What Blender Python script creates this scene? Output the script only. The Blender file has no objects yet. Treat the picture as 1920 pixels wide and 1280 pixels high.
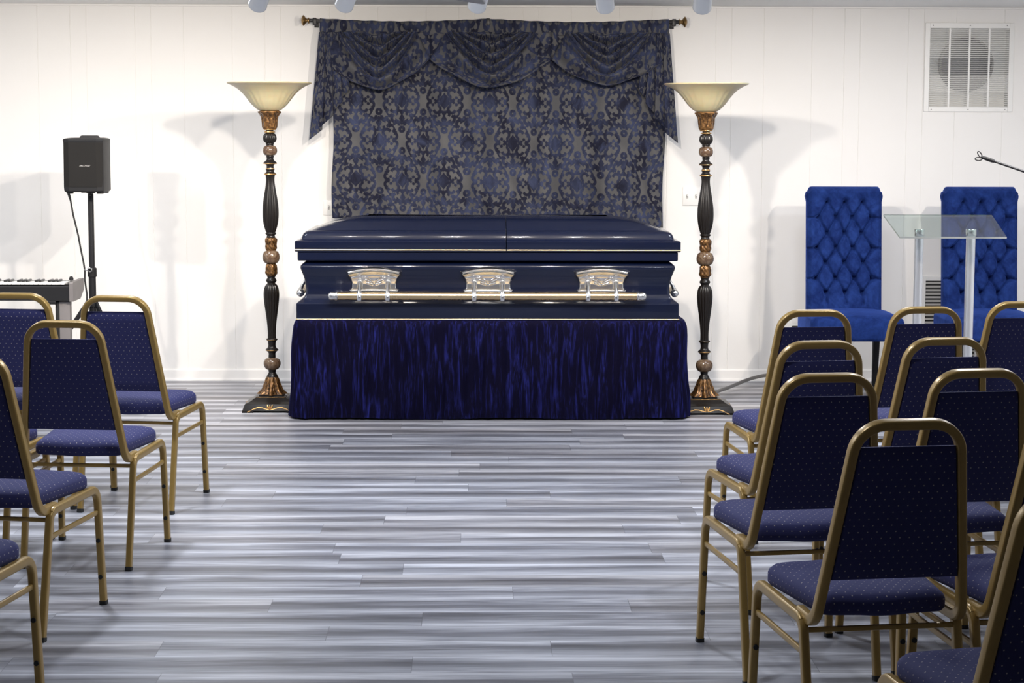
import bpy, bmesh, math, random
from mathutils import Vector, Matrix
random.seed(7)
PI = math.pi
SC = bpy.context.scene
COL = SC.collection

# ------------------------------------------------------------------ camera, world, exposure
cam_data = bpy.data.cameras.new('camera')
cam_data.sensor_width = 36.0
cam_data.lens = 3661.0 / 1920.0 * 36.0
cam_data.clip_start = 0.05
cam = bpy.data.objects.new('camera', cam_data)
COL.objects.link(cam)
PITCH, ROLL, YAW = 0.1088, 0.0029, math.radians(1.0)
def _camera_axes():
    cp, sp, cr, sr = math.cos(PITCH), math.sin(PITCH), math.cos(ROLL), math.sin(ROLL)
    F = Vector((0, cp, -sp)); R0 = Vector((1, 0, 0)); U0 = Vector((0, sp, cp))
    R = R0 * cr + U0 * sr; U = U0 * cr - R0 * sr
    Z = Matrix.Rotation(-YAW, 3, 'Z')
    return Z @ R, Z @ U, Z @ F
R_, U_, F_ = _camera_axes()
M3 = Matrix((R_, U_, -F_)).transposed()
cam.matrix_world = Matrix.Translation((0, 0, 1.612)) @ M3.to_4x4()
SC.camera = cam

world = bpy.data.worlds.new('world')
SC.world = world
world.use_nodes = True
world.node_tree.nodes['Background'].inputs[0].default_value = (0.8, 0.85, 1.0, 1)
world.node_tree.nodes['Background'].inputs[1].default_value = 0.05
SC.view_settings.view_transform = 'Standard'
SC.view_settings.look = 'None'
SC.view_settings.gamma = 1.0
SC.view_settings.exposure = 0.34
SC.view_settings.use_curve_mapping = False

WALL_Y, CEIL_Z = 12.45, 2.38
XL, XR, YF = -4.6, 4.3, -2.2

# ceiling lamps of the room plus fill lamps added for the wall (cool white), flush under the ceiling
def area(name, loc, size, power, color, target=None):
    d = bpy.data.lights.new(name, 'AREA'); d.shape = 'DISK'; d.size = size
    d.energy = power; d.color = color
    o = bpy.data.objects.new(name, d); COL.objects.link(o); o.location = loc
    return o
COOL = (0.86, 0.91, 1.0)
for (lx, ly, pw) in ((-1.75, 7.45, 30), (1.95, 7.55, 20), (0.0, 7.8, 32), (0.0, 5.3, 15),
                     (-3.4, 9.7, 30), (-1.7, 10.3, 14), (1.8, 10.3, 14), (3.4, 9.7, 30)):  # this row is added fill, brightening the back wall evenly
    area('ceiling_lamp_and_fill', (lx, ly, CEIL_Z - 0.022), 0.22 if ly < 9 else 0.6, pw, COOL)
# bulbs of the track lights: five over the casket, one more at each end of the track
WARM = (1.0, 0.90, 0.79)
HEADS = [(-3.0, 9.2, -0.05, 1), (-1.008, 9.2, -0.33, 1), (-0.605, 9.2, -0.33, 1), (0.007, 9.2, -0.2, 1),
         (0.584, 9.2, 0.14, 1), (1.047, 9.2, 0.02, 1), (3.0, 9.2, 0.0, 1)]
HEAD_Z = 2.225
def head_axis(tilt):
    return Vector((math.sin(tilt), 0.78, -0.62)).normalized()
for hx, hy, tilt, k in HEADS:
    d = bpy.data.lights.new('track_bulb', 'SPOT')
    d.energy = 110; d.color = WARM; d.spot_size = math.radians(90); d.spot_blend = 1.0; d.shadow_soft_size = 0.03
    o = bpy.data.objects.new('track_bulb', d); COL.objects.link(o)
    ax = head_axis(tilt)
    o.location = Vector((hx, hy, HEAD_Z)) + ax * 0.085
    ax = Vector((ax.x, 0.88, -0.45)).normalized()
    o.rotation_euler = ax.to_track_quat('-Z', 'Y').to_euler()

# ------------------------------------------------------------------ node helpers
class NT:
    def __init__(s, name):
        s.m = bpy.data.materials.new(name); s.m.use_nodes = True
        s.t = s.m.node_tree; s.b = s.t.nodes['Principled BSDF']
    def node(s, kind, **kw):
        n = s.t.nodes.new(kind)
        for k, v in kw.items(): setattr(n, k, v)
        return n
    def put(s, sock, v):
        if isinstance(v, V): s.t.links.new(v.o, sock)
        elif hasattr(v, 'is_output'): s.t.links.new(v, sock)
        else:
            if isinstance(v, tuple) and len(v) == 3 and sock.type == 'RGBA': v = v + (1,)
            sock.default_value = v
    def set(s, **kw):
        for k, v in kw.items(): s.put(s.b.inputs[k.replace('_', ' ')], v)
        return s
    def math(s, op, *a):
        n = s.node('ShaderNodeMath', operation=op)
        for i, x in enumerate(a): s.put(n.inputs[i], x)
        return V(s, n.outputs[0])
    def coord(s, kind='Object'):
        return s.node('ShaderNodeTexCoord').outputs[kind]
    def sep(s, v):
        n = s.node('ShaderNodeSeparateXYZ'); s.put(n.inputs[0], v)
        return V(s, n.outputs[0]), V(s, n.outputs[1]), V(s, n.outputs[2])
    def comb(s, x, y, z):
        n = s.node('ShaderNodeCombineXYZ')
        for i, q in enumerate((x, y, z)): s.put(n.inputs[i], q)
        return n.outputs[0]
    def noise(s, vec, scale=5, detail=3, rough=0.5, dist=0):
        n = s.node('ShaderNodeTexNoise'); s.put(n.inputs['Vector'], vec)
        n.inputs['Scale'].default_value = scale; n.inputs['Detail'].default_value = detail
        n.inputs['Roughness'].default_value = rough; n.inputs['Distortion'].default_value = dist
        return V(s, n.outputs['Fac'])
    def white(s, vec):
        n = s.node('ShaderNodeTexWhiteNoise'); s.put(n.inputs['Vector'], vec)
        return V(s, n.outputs['Value'])
    def ramp(s, fac, stops):
        n = s.node('ShaderNodeValToRGB'); e = n.color_ramp.elements
        while len(e) < len(stops): e.new(0.5)
        for el, (p, c) in zip(e, stops):
            el.position = p; el.color = c + (1,) if len(c) == 3 else c
        s.put(n.inputs[0], fac)
        return n.outputs[0]
    def mix(s, fac, a, b, mode='MIX'):
        n = s.node('ShaderNodeMix', data_type='RGBA', blend_type=mode)
        s.put(n.inputs[0], fac); s.put(n.inputs[6], a); s.put(n.inputs[7], b)
        return n.outputs[2]
    def bump(s, h, strength=0.3, dist=0.01):
        n = s.node('ShaderNodeBump'); s.put(n.inputs['Height'], h)
        n.inputs['Strength'].default_value = strength; n.inputs['Distance'].default_value = dist
        s.t.links.new(n.outputs[0], s.b.inputs['Normal'])
    def mapped(s, v, scale):
        n = s.node('ShaderNodeMapping'); s.put(n.inputs[0], v); n.inputs['Scale'].default_value = scale
        return n.outputs[0]
class V:
    def __init__(s, n, o): s.n, s.o = n, o
    def __add__(s, x): return s.n.math('ADD', s, x)
    def __sub__(s, x): return s.n.math('SUBTRACT', s, x)
    def __rsub__(s, x): return s.n.math('SUBTRACT', x, s)
    def __mul__(s, x): return s.n.math('MULTIPLY', s, x)
    def __truediv__(s, x): return s.n.math('DIVIDE', s, x)
    def abs(s): return s.n.math('ABSOLUTE', s)
    def floor(s): return s.n.math('FLOOR', s)
    def fract(s): return s.n.math('FRACT', s)
    def min(s, x): return s.n.math('MINIMUM', s, x)
    def max(s, x): return s.n.math('MAXIMUM', s, x)
    def lt(s, x): return s.n.math('LESS_THAN', s, x)
    def gt(s, x): return s.n.math('GREATER_THAN', s, x)
    def sign(s): return s.n.math('SIGN', s)
    def cos(s): return s.n.math('COSINE', s)
    def smooth(s, a, b, lo=0.0, hi=1.0):
        n = s.n.node('ShaderNodeMapRange', interpolation_type='SMOOTHSTEP')
        s.n.put(n.inputs[0], s)
        for i, q in enumerate((a, b, lo, hi)): n.inputs[i + 1].default_value = q
        return V(s.n, n.outputs[0])

def plain(name, color, rough=0.5, metal=0.0, **kw):
    t = NT(name)
    t.set(Base_Color=color, Roughness=rough, Metallic=metal)
    n = t.noise(t.coord(), 18, 3)
    t.put(t.b.inputs['Roughness'], n * 0.08 + (rough - 0.04))
    t.set(**kw)
    return t.m

M = {}
# wall, ceiling, trim
t = NT('white_panelling'); n = t.noise(t.coord(), 1.3, 3)
t.set(Base_Color=t.mix(n, (0.845, 0.835, 0.815), (0.875, 0.865, 0.845)), Roughness=0.55); M['wall'] = t.m
M['ceil'] = plain('ceiling_paint', (0.80, 0.80, 0.79), 0.8)
M['trim'] = plain('trim_paint', (0.88, 0.87, 0.85), 0.4)
M['plastic_white'] = plain('white_plastic', (0.86, 0.86, 0.84), 0.35)
M['vent_white'] = plain('white_grille_enamel', (0.84, 0.84, 0.82), 0.4)
M['vent_grey'] = plain('grey_grille_enamel', (0.42, 0.41, 0.39), 0.5)
M['dark'] = plain('painted_cavity_shade', (0.03, 0.03, 0.03), 0.8)
M['duct'] = plain('grey_duct_metal', (0.26, 0.26, 0.26), 0.5)
M['housing'] = plain('pale_fan_housing', (0.88, 0.88, 0.86), 0.6)
M['black_plastic'] = plain('black_plastic', (0.014, 0.014, 0.015), 0.5, Specular_IOR_Level=0.25)
M['black_metal'] = plain('black_metal', (0.014, 0.014, 0.016), 0.4, 0.2)
M['grille'] = plain('black_speaker_grille', (0.016, 0.015, 0.014), 0.7, Specular_IOR_Level=0.15)
M['rubber'] = plain('black_rubber', (0.012, 0.012, 0.012), 0.7)
M['logo'] = plain('grey_logo', (0.40, 0.38, 0.36), 0.4)
M['chrome'] = plain('chrome', (0.80, 0.80, 0.78), 0.12, 1.0)
M['alu'] = plain('brushed_aluminium', (0.72, 0.73, 0.75), 0.38, 0.75)
M['cord_grey'] = plain('grey_cord_jacket', (0.19, 0.18, 0.17), 0.6)
M['fan_blade'] = plain('grey_fan_blade', (0.30, 0.30, 0.31), 0.5)
M['head_white'] = plain('white_lamp_enamel', (0.82, 0.83, 0.83), 0.25)
M['grey_wood'] = plain('grey_brown_laminate', (0.17, 0.155, 0.15), 0.5)
M['key_white'] = plain('white_keys', (0.75, 0.75, 0.72), 0.3)
M['key_black'] = plain('black_keys', (0.03, 0.03, 0.03), 0.3)
M['bulb'] = NT('lit_bulb').set(Emission_Color=(1.0, 0.87, 0.72), Emission_Strength=12.0).m

# floor: grey vinyl planks with long streaks
t = NT('grey_streaked_planks')
x, y, z = t.sep(t.coord())
PW, PL = 0.183, 1.22
yy = y / PW; row = yy.floor(); v = yy.fract()
rr = t.white(t.comb(row, 3.7, 0.0))
xs = x / PL + rr * 7.0
col_ = xs.floor(); u = xs.fract()
pr = t.white(t.comb(row, col_, 1.3)); pr2 = t.white(t.comb(row, col_, 8.1))
st = t.noise(t.comb(x * 0.9 + pr * 40.0, y * 9.0 + pr2 * 9.0, pr * 20.0), 1.0, 4, 0.55, 0.6)
fine = t.noise(t.comb(x * 2.6 + pr * 70.0, y * 70.0, pr2 * 20.0), 1.0, 5, 0.62, 0.8)
edge = ((v + (st - 0.5) * 0.75 + (pr2 - 0.5) * 0.25) * (2 * PI)).cos() * 0.5 + 0.5
tone = edge * 0.36 + (st - 0.5) * 0.85 + (fine - 0.5) * 0.6 + (pr - 0.5) * 0.16 + 0.30
grain = t.noise(t.comb(x * 1.7 + pr2 * 50.0, y * 26.0, pr * 33.0), 1.0, 4, 0.6, 1.2)
tone = tone + (grain - 0.5) * 0.55
c = t.ramp(tone, [(0.08, (0.085, 0.085, 0.097)), (0.32, (0.18, 0.182, 0.205)), (0.55, (0.33, 0.337, 0.375)), (0.90, (0.70, 0.71, 0.76))])
c2 = t.mix(pr2.smooth(0.55, 0.8) * 0.45, c, t.mix(1.0, c, (0.95, 0.88, 0.80), 'MULTIPLY'))
ey = v.min(1.0 - v) * PW; ex = u.min(1.0 - u) * PL
seam = ey.min(ex).smooth(0.0004, 0.0016)
c3 = t.mix(seam, t.mix(0.65, c2, (0.10, 0.10, 0.11)), c2)
t.set(Base_Color=c3, Roughness=fine * 0.12 + 0.34)
t.b.inputs['Specular IOR Level'].default_value = 0.30
t.bump(fine * 0.5 + seam, 0.12, 0.002); M['floor'] = t.m

# banquet chair: dotted navy fabric, gold painted frame
def dotted(name, base, dot):
    t = NT(name); u, v, w = t.sep(t.coord('UV'))
    A, B = 0.0238, 0.0330
    a = u / A; b = v / B
    def dist(oa, ob):
        da = ((a + oa).fract() - 0.5) * A; db = ((b + ob).fract() - 0.5) * B
        return t.math('SQRT', da * da + db * db)
    d = dist(0.0, 0.0).min(dist(0.5, 0.5))
    m = d.smooth(0.0011, 0.0021, 1.0, 0.0)
    weave = t.noise(t.mapped(t.coord('UV'), (1, 1, 1)), 900, 2)
    lines = ((u + v * 0.0) * (2 * PI / 0.004)).cos() * 0.5 + 0.5
    cb = t.mix(weave * 0.8, base, tuple(q * 1.5 for q in base))
    t.set(Base_Color=t.mix(m * 0.8, cb, dot), Roughness=0.85, Sheen_Weight=0.08, Sheen_Roughness=0.4, Sheen_Tint=(0.35, 0.4, 0.9))
    t.bump(weave * 0.5 + m, 0.25, 0.002)
    return t.m
M['fabric'] = dotted('navy_dotted_fabric', (0.0165, 0.0180, 0.084), (0.42, 0.38, 0.36))
t = NT('gold_frame_paint'); n = t.noise(t.coord(), 60, 2)
t.set(Base_Color=t.mix(n, (0.335, 0.212, 0.058), (0.38, 0.245, 0.072)), Metallic=0.28, Roughness=0.32); M['gold'] = t.m

# velvets
def velvet(name, dark, lite, sheen, sx, sz, lo=0.4, hi=0.7, sw=0.5):
    t = NT(name); co = t.coord()
    n1 = t.noise(t.mapped(co, (sx, sx, sz)), 1.0, 4, 0.6, 1.4)
    n2 = t.noise(t.mapped(co, (sx * 3.2, sx * 3.2, sz * 2.2)), 1.0, 3, 0.6, 1.0)
    f = (n1 * 0.65 + n2 * 0.35).smooth(lo, hi)
    t.set(Base_Color=t.mix(f, dark, lite), Roughness=0.8, Specular_IOR_Level=0.06, Sheen_Weight=sw, Sheen_Roughness=0.35, Sheen_Tint=sheen)
    t.bump(n1 * 0.6 + n2 * 0.4, 0.45, 0.006)
    return t.m
M['skirt'] = velvet('crushed_navy_velvet', (0.0022, 0.0018, 0.012), (0.015, 0.018, 0.140), (0.06, 0.08, 0.6), 30.0, 3.2, 0.48, 0.74, 0.12)
M['royal'] = velvet('royal_blue_velvet', (0.005, 0.014, 0.082), (0.016, 0.042, 0.185), (0.12, 0.25, 0.95), 9.0, 9.0, 0.3, 0.75, 0.5)

# damask
def damask(name):
    t = NT(name); u, v, w = t.sep(t.coord('UV'))
    wob = t.noise(t.coord('UV'), 5.0, 2)
    W_, H_ = 0.295, 0.505
    a = ((u + (wob - 0.5) * 0.012) / W_).fract() - 0.5; b = ((v + (wob - 0.5) * 0.012) / H_).fract() - 0.5
    aa = a.abs()
    inA = (aa + b.abs()).lt(0.5)
    bB = b - b.sign() * 0.5
    aB = 0.5 - aa
    X = (inA * aa + (1.0 - inA) * aB) * 460.0
    Y = (inA * b + (1.0 - inA) * bB) * 790.0
    def ring(cx, cy, r, th):
        dx = X - cx; dy = Y - cy
        return (t.math('SQRT', dx * dx + dy * dy) - r).abs() - th
    def scroll(cx, cy, r, th, nx, ny, cut=0.25):
        # a C-shaped scroll, open towards (nx, ny)
        dx = X - cx; dy = Y - cy
        return ((t.math('SQRT', dx * dx + dy * dy) - r).abs() - th).max(dx * nx + dy * ny - r * cut)
    def dia(k, r, th, cy=0.0):
        return (X + (Y - cy).abs() * k - r).abs() - th
    def chevron(cy, k, th, xm):
        return ((Y - cy + X * k).abs() - th).max(X - xm)
    parts = [ring(0, 288, 22, 13), ring(0, -288, 22, 13)]
    for sg in (1, -1):
        parts += [scroll(54, sg * 244, 26, 13, 0.2, 0.98 * sg, 0.1), scroll(70, sg * 176, 34, 14, -0.9, -0.43 * sg), scroll(122, sg * 116, 34, 14, -0.8, -0.6 * sg),
                  scroll(150, sg * 40, 30, 13, -0.95, 0.3 * sg), scroll(76, sg * 78, 36, 13, 0.5, -0.86 * sg), scroll(28, sg * 128, 24, 12, -0.5, 0.86 * sg),
                  chevron(sg * 232, sg * 0.62, 13, 66), chevron(sg * 66, sg * 1.0, 12, 52)]
    for sg in (1, -1):
        parts += [scroll(78, sg * 26, 20, 11, 0.3, 0.95 * sg, 0.2), dia(0.55, 15, 15, sg * 182.0), dia(0.7, 11, 11, sg * 122.0), ring(166, sg * 78, 8, 8), ring(104, sg * 160, 7, 8)]
    parts += [dia(0.62, 26, 26), ring(82, 0, 8, 9), ring(120, 34, 6, 8), ring(120, -34, 6, 8), ring(58, 44, 6, 7), ring(58, -44, 6, 7)]
    d = parts[0]
    for q in parts[1:]: d = d.min(q)
    pat = d.smooth(-2.0, 4.5, 1.0, 0.0)
    nap = t.noise(t.mapped(t.coord('UV'), (9.0, 5.0, 1.0)), 1.0, 5, 0.65, 0.8)
    vel = t.mix(nap.smooth(0.35, 0.72), (0.0065, 0.0072, 0.020), (0.040, 0.051, 0.105))
    gr = t.noise(t.mapped(t.coord('UV'), (60.0, 900.0, 1.0)), 1.0, 2)
    sat = t.mix(gr, (0.062, 0.062, 0.066), (0.082, 0.082, 0.087))
    t.set(Base_Color=t.mix(pat, sat, vel), Roughness=pat * 0.25 + 0.55, Specular_IOR_Level=0.25, Sheen_Weight=pat * 0.25, Sheen_Roughness=0.4, Sheen_Tint=(0.4, 0.5, 1.0))
    t.bump(pat, 0.35, 0.003)
    return t.m
M['damask'] = damask('blue_damask_cloth')

# casket paint & hardware
t = NT('metallic_navy_paint'); fl = t.noise(t.coord(), 700, 1)
t.set(Base_Color=t.mix(fl, (0.0010, 0.0028, 0.0135), (0.0018, 0.0055, 0.026)), Metallic=0.0, Roughness=0.5, Specular_IOR_Level=0.12, Coat_Weight=0.85, Coat_Roughness=0.10); M['navy_paint'] = t.m
M['gold_line'] = plain('gold_pinstripe', (0.86, 0.70, 0.42), 0.30, 0.9)
M['silver'] = plain('satin_silver', (0.80, 0.80, 0.79), 0.22, 1.0)
M['bar_gold'] = plain('brushed_champagne_bar', (0.72, 0.55, 0.33), 0.28, 1.0)

# lamp materials
M['lamp_black'] = plain('ebony_lamp_finish', (0.010, 0.008, 0.007), 0.30, Specular_IOR_Level=0.35)
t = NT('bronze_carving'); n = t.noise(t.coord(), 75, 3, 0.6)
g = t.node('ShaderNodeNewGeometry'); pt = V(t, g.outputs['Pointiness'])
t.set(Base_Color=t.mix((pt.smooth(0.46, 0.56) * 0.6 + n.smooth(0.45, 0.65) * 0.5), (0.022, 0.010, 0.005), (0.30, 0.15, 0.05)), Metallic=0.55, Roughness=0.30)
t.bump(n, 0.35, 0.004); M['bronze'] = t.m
M['gilt'] = plain('gilt_edge', (0.62, 0.36, 0.13), 0.28, 0.85)
t = NT('brown_marble'); n = t.noise(t.coord(), 22, 5, 0.6, 1.5)
t.set(Base_Color=t.ramp(n, [(0.3, (0.05, 0.026, 0.015)), (0.5, (0.115, 0.072, 0.045)), (0.7, (0.20, 0.15, 0.10))]), Roughness=0.12); M['marble'] = t.m
t = NT('alabaster_glass'); n = t.noise(t.mapped(t.coord(), (1, 1, 3)), 5, 3, 0.5, 1.0)
t.set(Base_Color=t.mix(n, (0.40, 0.35, 0.205), (0.47, 0.42, 0.265)), Roughness=0.35, Subsurface_Weight=0.25, Subsurface_Scale=0.02); M['shade'] = t.m
t = NT('antique_brass'); n = t.noise(t.coord(), 40, 3)
t.set(Base_Color=t.mix(n, (0.20, 0.115, 0.04), (0.40, 0.26, 0.11)), Metallic=0.9, Roughness=0.3); M['brass'] = t.m
t = NT('clear_glass')
t.set(Base_Color=(0.86, 0.97, 0.935), Roughness=0.0, Transmission_Weight=1.0, IOR=1.45); M['glass'] = t.m
M['glass_edge_pale'] = plain('pale_polished_glass_edge', (0.42, 0.44, 0.42), 0.2)
M['glass_edge'] = plain('green_glass_edge', (0.035, 0.11, 0.085), 0.1)

# ------------------------------------------------------------------ mesh helpers
class MB:
    def __init__(s): s.v, s.f, s.mi, s.uv = [], [], [], {}
    def add(s, vs, fs, mi=0, uvs=None):
        o = len(s.v); s.v += [tuple(q) for q in vs]
        for fc in fs: s.f.append([o + i for i in fc]); s.mi.append(mi)
        if uvs:
            for i, q in enumerate(uvs): s.uv[o + i] = q
        return s
    def grid(s, fn, nu, nv, uvf=None, flip=False, wrap=False):
        vs = []; uvs = []
        for j in range(nv + 1):
            for i in range(nu + 1):
                a, b = i / nu, j / nv
                vs.append(fn(a, b)); uvs.append(uvf(a, b) if uvf else (a, b))
        fs = []
        for j in range(nv):
            for i in range(nu):
                q = [j * (nu + 1) + i, j * (nu + 1) + i + 1, (j + 1) * (nu + 1) + i + 1, (j + 1) * (nu + 1) + i]
                fs.append(q[::-1] if flip else q)
        return s.add(vs, fs, 0, uvs)
    def box(s, x0, x1, y0, y1, z0, z1, bev=0.0, seg=2, mi=0, mat=None):
        bm = bmesh.new(); bmesh.ops.create_cube(bm, size=1.0)
        for w in bm.verts:
            w.co = Vector((x0 + (w.co.x + .5) * (x1 - x0), y0 + (w.co.y + .5) * (y1 - y0), z0 + (w.co.z + .5) * (z1 - z0)))
        if bev > 0: bmesh.ops.bevel(bm, geom=list(bm.edges), offset=bev, segments=seg, profile=0.5, affect='EDGES')
        return s.bm(bm, mi, mat)
    def bm(s, bm, mi=0, mat=None):
        if mat is not None: bmesh.ops.transform(bm, matrix=mat, verts=bm.verts)
        bm.verts.ensure_lookup_table(); bm.verts.index_update()
        s.add([w.co for w in bm.verts], [[w.index for w in fc.verts] for fc in bm.faces], mi); bm.free(); return s
    def sweep(s, pts, sec, n0=None, cap=True, mi=0, scales=None):
        pts = [Vector(p) for p in pts]; k = len(sec); rings = []
        n = None
        for i, p in enumerate(pts):
            tg = (pts[min(i + 1, len(pts) - 1)] - pts[max(i - 1, 0)]).normalized()
            if n0 is not None: n = Vector(n0)
            elif n is None:
                n = Vector((0, 0, 1)) if abs(tg.z) < 0.9 else Vector((1, 0, 0))
            n = (n - tg * n.dot(tg)).normalized(); b = tg.cross(n)
            sc = scales[i] if scales else 1.0
            rings.append([p + n * (q[0] * sc) + b * (q[1] * sc) for q in sec])
        vs = [q for r in rings for q in r]; fs = []
        for i in range(len(pts) - 1):
            for j in range(k):
                a = i * k + j; c = i * k + (j + 1) % k
                fs.append([a, c, c + k, a + k])
        if cap: fs.append(list(range(k))[::-1]); fs.append([(len(pts) - 1) * k + j for j in range(k)])
        return s.add(vs, fs, mi)
    def tube(s, pts, r, seg=12, cap=True, mi=0, scales=None):
        return s.sweep(pts, [(r * math.cos(2 * PI * j / seg), r * math.sin(2 * PI * j / seg)) for j in range(seg)], None, cap, mi, scales)
    def cyl(s, a, b, r, seg=20, mi=0): return s.tube([a, b], r, seg, True, mi)
    def lathe(s, prof, seg=32, mod=None, mi=0, center=(0, 0)):
        vs = []; k = seg
        for i, (r, z) in enumerate(prof):
            for j in range(seg):
                th = 2 * PI * j / seg
                q = r * (mod(th, i / max(1, len(prof) - 1), z) if mod else 1.0)
                vs.append((center[0] + q * math.cos(th), center[1] + q * math.sin(th), z))
        fs = []
        for i in range(len(prof) - 1):
            for j in range(k):
                a = i * k + j; c = i * k + (j + 1) % k
                fs.append([a, c, c + k, a + k])
        fs.append(list(range(k))[::-1]); fs.append([(len(prof) - 1) * k + j for j in range(k)])
        return s.add(vs, fs, mi)
    def loft(s, rings, cap=True, mi=0):
        k = len(rings[0]); vs = [q for r in rings for q in r]; fs = []
        for i in range(len(rings) - 1):
            for j in range(k):
                a = i * k + j; c = i * k + (j + 1) % k
                fs.append([a, c, c + k, a + k])
        if cap: fs.append(list(range(k))[::-1]); fs.append([(len(rings) - 1) * k + j for j in range(k)])
        return s.add(vs, fs, mi)
    def build(s, name, mat, parent=None, smooth=True, ang=40, boxuv=False, normals=True, loc=None):
        me = bpy.data.meshes.new(name); me.from_pydata(s.v, [], s.f)
        mats = mat if isinstance(mat, (list, tuple)) else [mat]
        for q in mats: me.materials.append(q)
        for p, i in zip(me.polygons, s.mi): p.material_index = i
        if normals:
            bm = bmesh.new(); bm.from_mesh(me); bmesh.ops.recalc_face_normals(bm, faces=bm.faces); bm.to_mesh(me); bm.free()
        if boxuv or s.uv:
            ul = me.uv_layers.new(name='UVMap')
            for p in me.polygons:
                nx, ny, nz = (abs(q) for q in p.normal)
                for li in p.loop_indices:
                    vi = me.loops[li].vertex_index; co = me.vertices[vi].co
                    if not boxuv: uv = s.uv.get(vi, (0, 0))
                    elif nz > nx and nz > ny: uv = (co.x, co.y)
                    elif ny >= nx: uv = (co.x, co.z)
                    else: uv = (co.y, co.z)
                    ul.data[li].uv = uv
        if smooth:
            me.shade_smooth(); me.set_sharp_from_angle(angle=math.radians(ang))
        o = bpy.data.objects.new(name, me); COL.objects.link(o)
        if parent is not None: o.parent = parent
        if loc: o.location = loc
        return o

def tag(o, label=None, cat=None, group=None, kind=None):
    if label: o['label'] = label
    if cat: o['category'] = cat
    if group: o['group'] = group
    if kind: o['kind'] = kind
    return o
def thing(name, label, cat, loc=(0, 0, 0), rz=0.0, group=None):
    o = bpy.data.objects.new(name, None); COL.objects.link(o); o.empty_display_size = 0.1
    o.location = loc; o.rotation_euler = (0, 0, rz)
    return tag(o, label, cat, group)
def copy_tree(o, parent=None):
    c = o.copy(); COL.objects.link(c)
    if parent is not None: c.parent = parent
    for ch in list(o.children): copy_tree(ch, c)
    return c
def fillet(pts, rads, n=8):
    out = []
    pts = [Vector(p) for p in pts]
    for i, p in enumerate(pts):
        r = rads[i]
        if r <= 0 or i in (0, len(pts) - 1): out.append(p); continue
        d1 = (pts[i - 1] - p).normalized(); d2 = (pts[i + 1] - p).normalized()
        an = d1.angle(d2); tl = r / math.tan(an / 2)
        ce = p + (d1 + d2).normalized() * (r / math.sin(an / 2))
        a = p + d1 * tl - ce; b = p + d2 * tl - ce
        tot = a.angle(b); axis = a.cross(b).normalized()
        for k in range(n + 1):
            out.append(ce + Matrix.Rotation(tot * k / n, 3, axis) @ a)
    return out
def rrect(w, h, r, n=3):
    out = []
    for cx, cy, a0 in ((w / 2 - r, h / 2 - r, 0), (-w / 2 + r, h / 2 - r, 90), (-w / 2 + r, -h / 2 + r, 180), (w / 2 - r, -h / 2 + r, 270)):
        for k in range(n + 1):
            a = math.radians(a0 + 90 * k / n); out.append((cx + r * math.cos(a), cy + r * math.sin(a)))
    return out
def circle(r, n=12): return [(r * math.cos(2 * PI * k / n), r * math.sin(2 * PI * k / n)) for k in range(n)]
def lerp(a, b, t): return a + (b - a) * t
def curve(prof, sub=6):
    # smooth a list of (r, z) with Catmull-Rom
    out = []
    for i in range(len(prof) - 1):
        p0 = prof[max(i - 1, 0)]; p1 = prof[i]; p2 = prof[i + 1]; p3 = prof[min(i + 2, len(prof) - 1)]
        for k in range(sub):
            q = k / sub
            out.append(tuple(0.5 * ((2 * p1[d]) + (-p0[d] + p2[d]) * q + (2 * p0[d] - 5 * p1[d] + 4 * p2[d] - p3[d]) * q * q + (-p0[d] + 3 * p1[d] - 3 * p2[d] + p3[d]) * q ** 3) for d in (0, 1)))
    out.append(prof[-1]); return out
def smoothstep(a, b, x):
    q = max(0.0, min(1.0, (x - a) / (b - a))); return q * q * (3 - 2 * q)

# ------------------------------------------------------------------ room shell
def struct(name, mb, mat, smooth=False, parent=None):
    o = mb.build(name, mat, parent, smooth=smooth)
    if parent is None: tag(o, kind='structure')
    return o
struct('floor', MB().box(XL, XR, YF, WALL_Y + 0.1, -0.1, 0.0), M['floor'])
struct('ceiling', MB().box(XL, XR, YF, WALL_Y + 0.1, CEIL_Z, CEIL_Z + 0.1), M['ceil'])
# back wall: panelling with narrow vertical grooves, opening behind the extractor grille
VX0, VX1, VZ0, VZ1 = 2.846, 3.373, 1.742, 2.262
mbw = MB()
gx = XL; cuts = []
steps = [0.10, 0.205, 0.305, 0.205, 0.10, 0.305]
k = 0
while gx < XR - 0.35:
    gx += steps[k % len(steps)]; k += 1
    cuts.append(gx)
xsn = [XL]
for c_ in cuts: xsn += [c_ - 0.0022, c_ - 0.0008, c_ + 0.0008, c_ + 0.0022]
xsn.append(XR)
def wall_depth(i):
    return 0.0 if i == 0 or i == len(xsn) - 1 else (0.0, 0.003, 0.003, 0.0)[(i - 1) % 4]
def wall_strip(z0, z1, xa=None, xb=None):
    P = [(x_, WALL_Y + wall_depth(i)) for i, x_ in enumerate(xsn)]
    if xa is not None:
        P = [(xa, WALL_Y)] + [p for p in P if xa < p[0] < xb] + [(xb, WALL_Y)]
    vs = [(p[0], p[1], z0) for p in P] + [(p[0], p[1], z1) for p in P]
    n_ = len(P)
    mbw.add(vs, [[i, i + 1, n_ + i + 1, n_ + i] for i in range(n_ - 1)])
wall_strip(-0.02, VZ0); wall_strip(VZ1, CEIL_Z + 0.02)
wall_strip(VZ0, VZ1, XL, VX0); wall_strip(VZ0, VZ1, VX1, XR)
mbw.box(XL, XR, WALL_Y + 0.26, WALL_Y + 0.30, -0.1, CEIL_Z + 0.1)
wb_ = mbw.build('wall_back', M['wall'], smooth=False, normals=False); tag(wb_, kind='structure')
struct('wall_left', MB().box(XL - 0.1, XL, YF, WALL_Y + 0.1, -0.1, CEIL_Z + 0.1), M['wall'])
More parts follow.
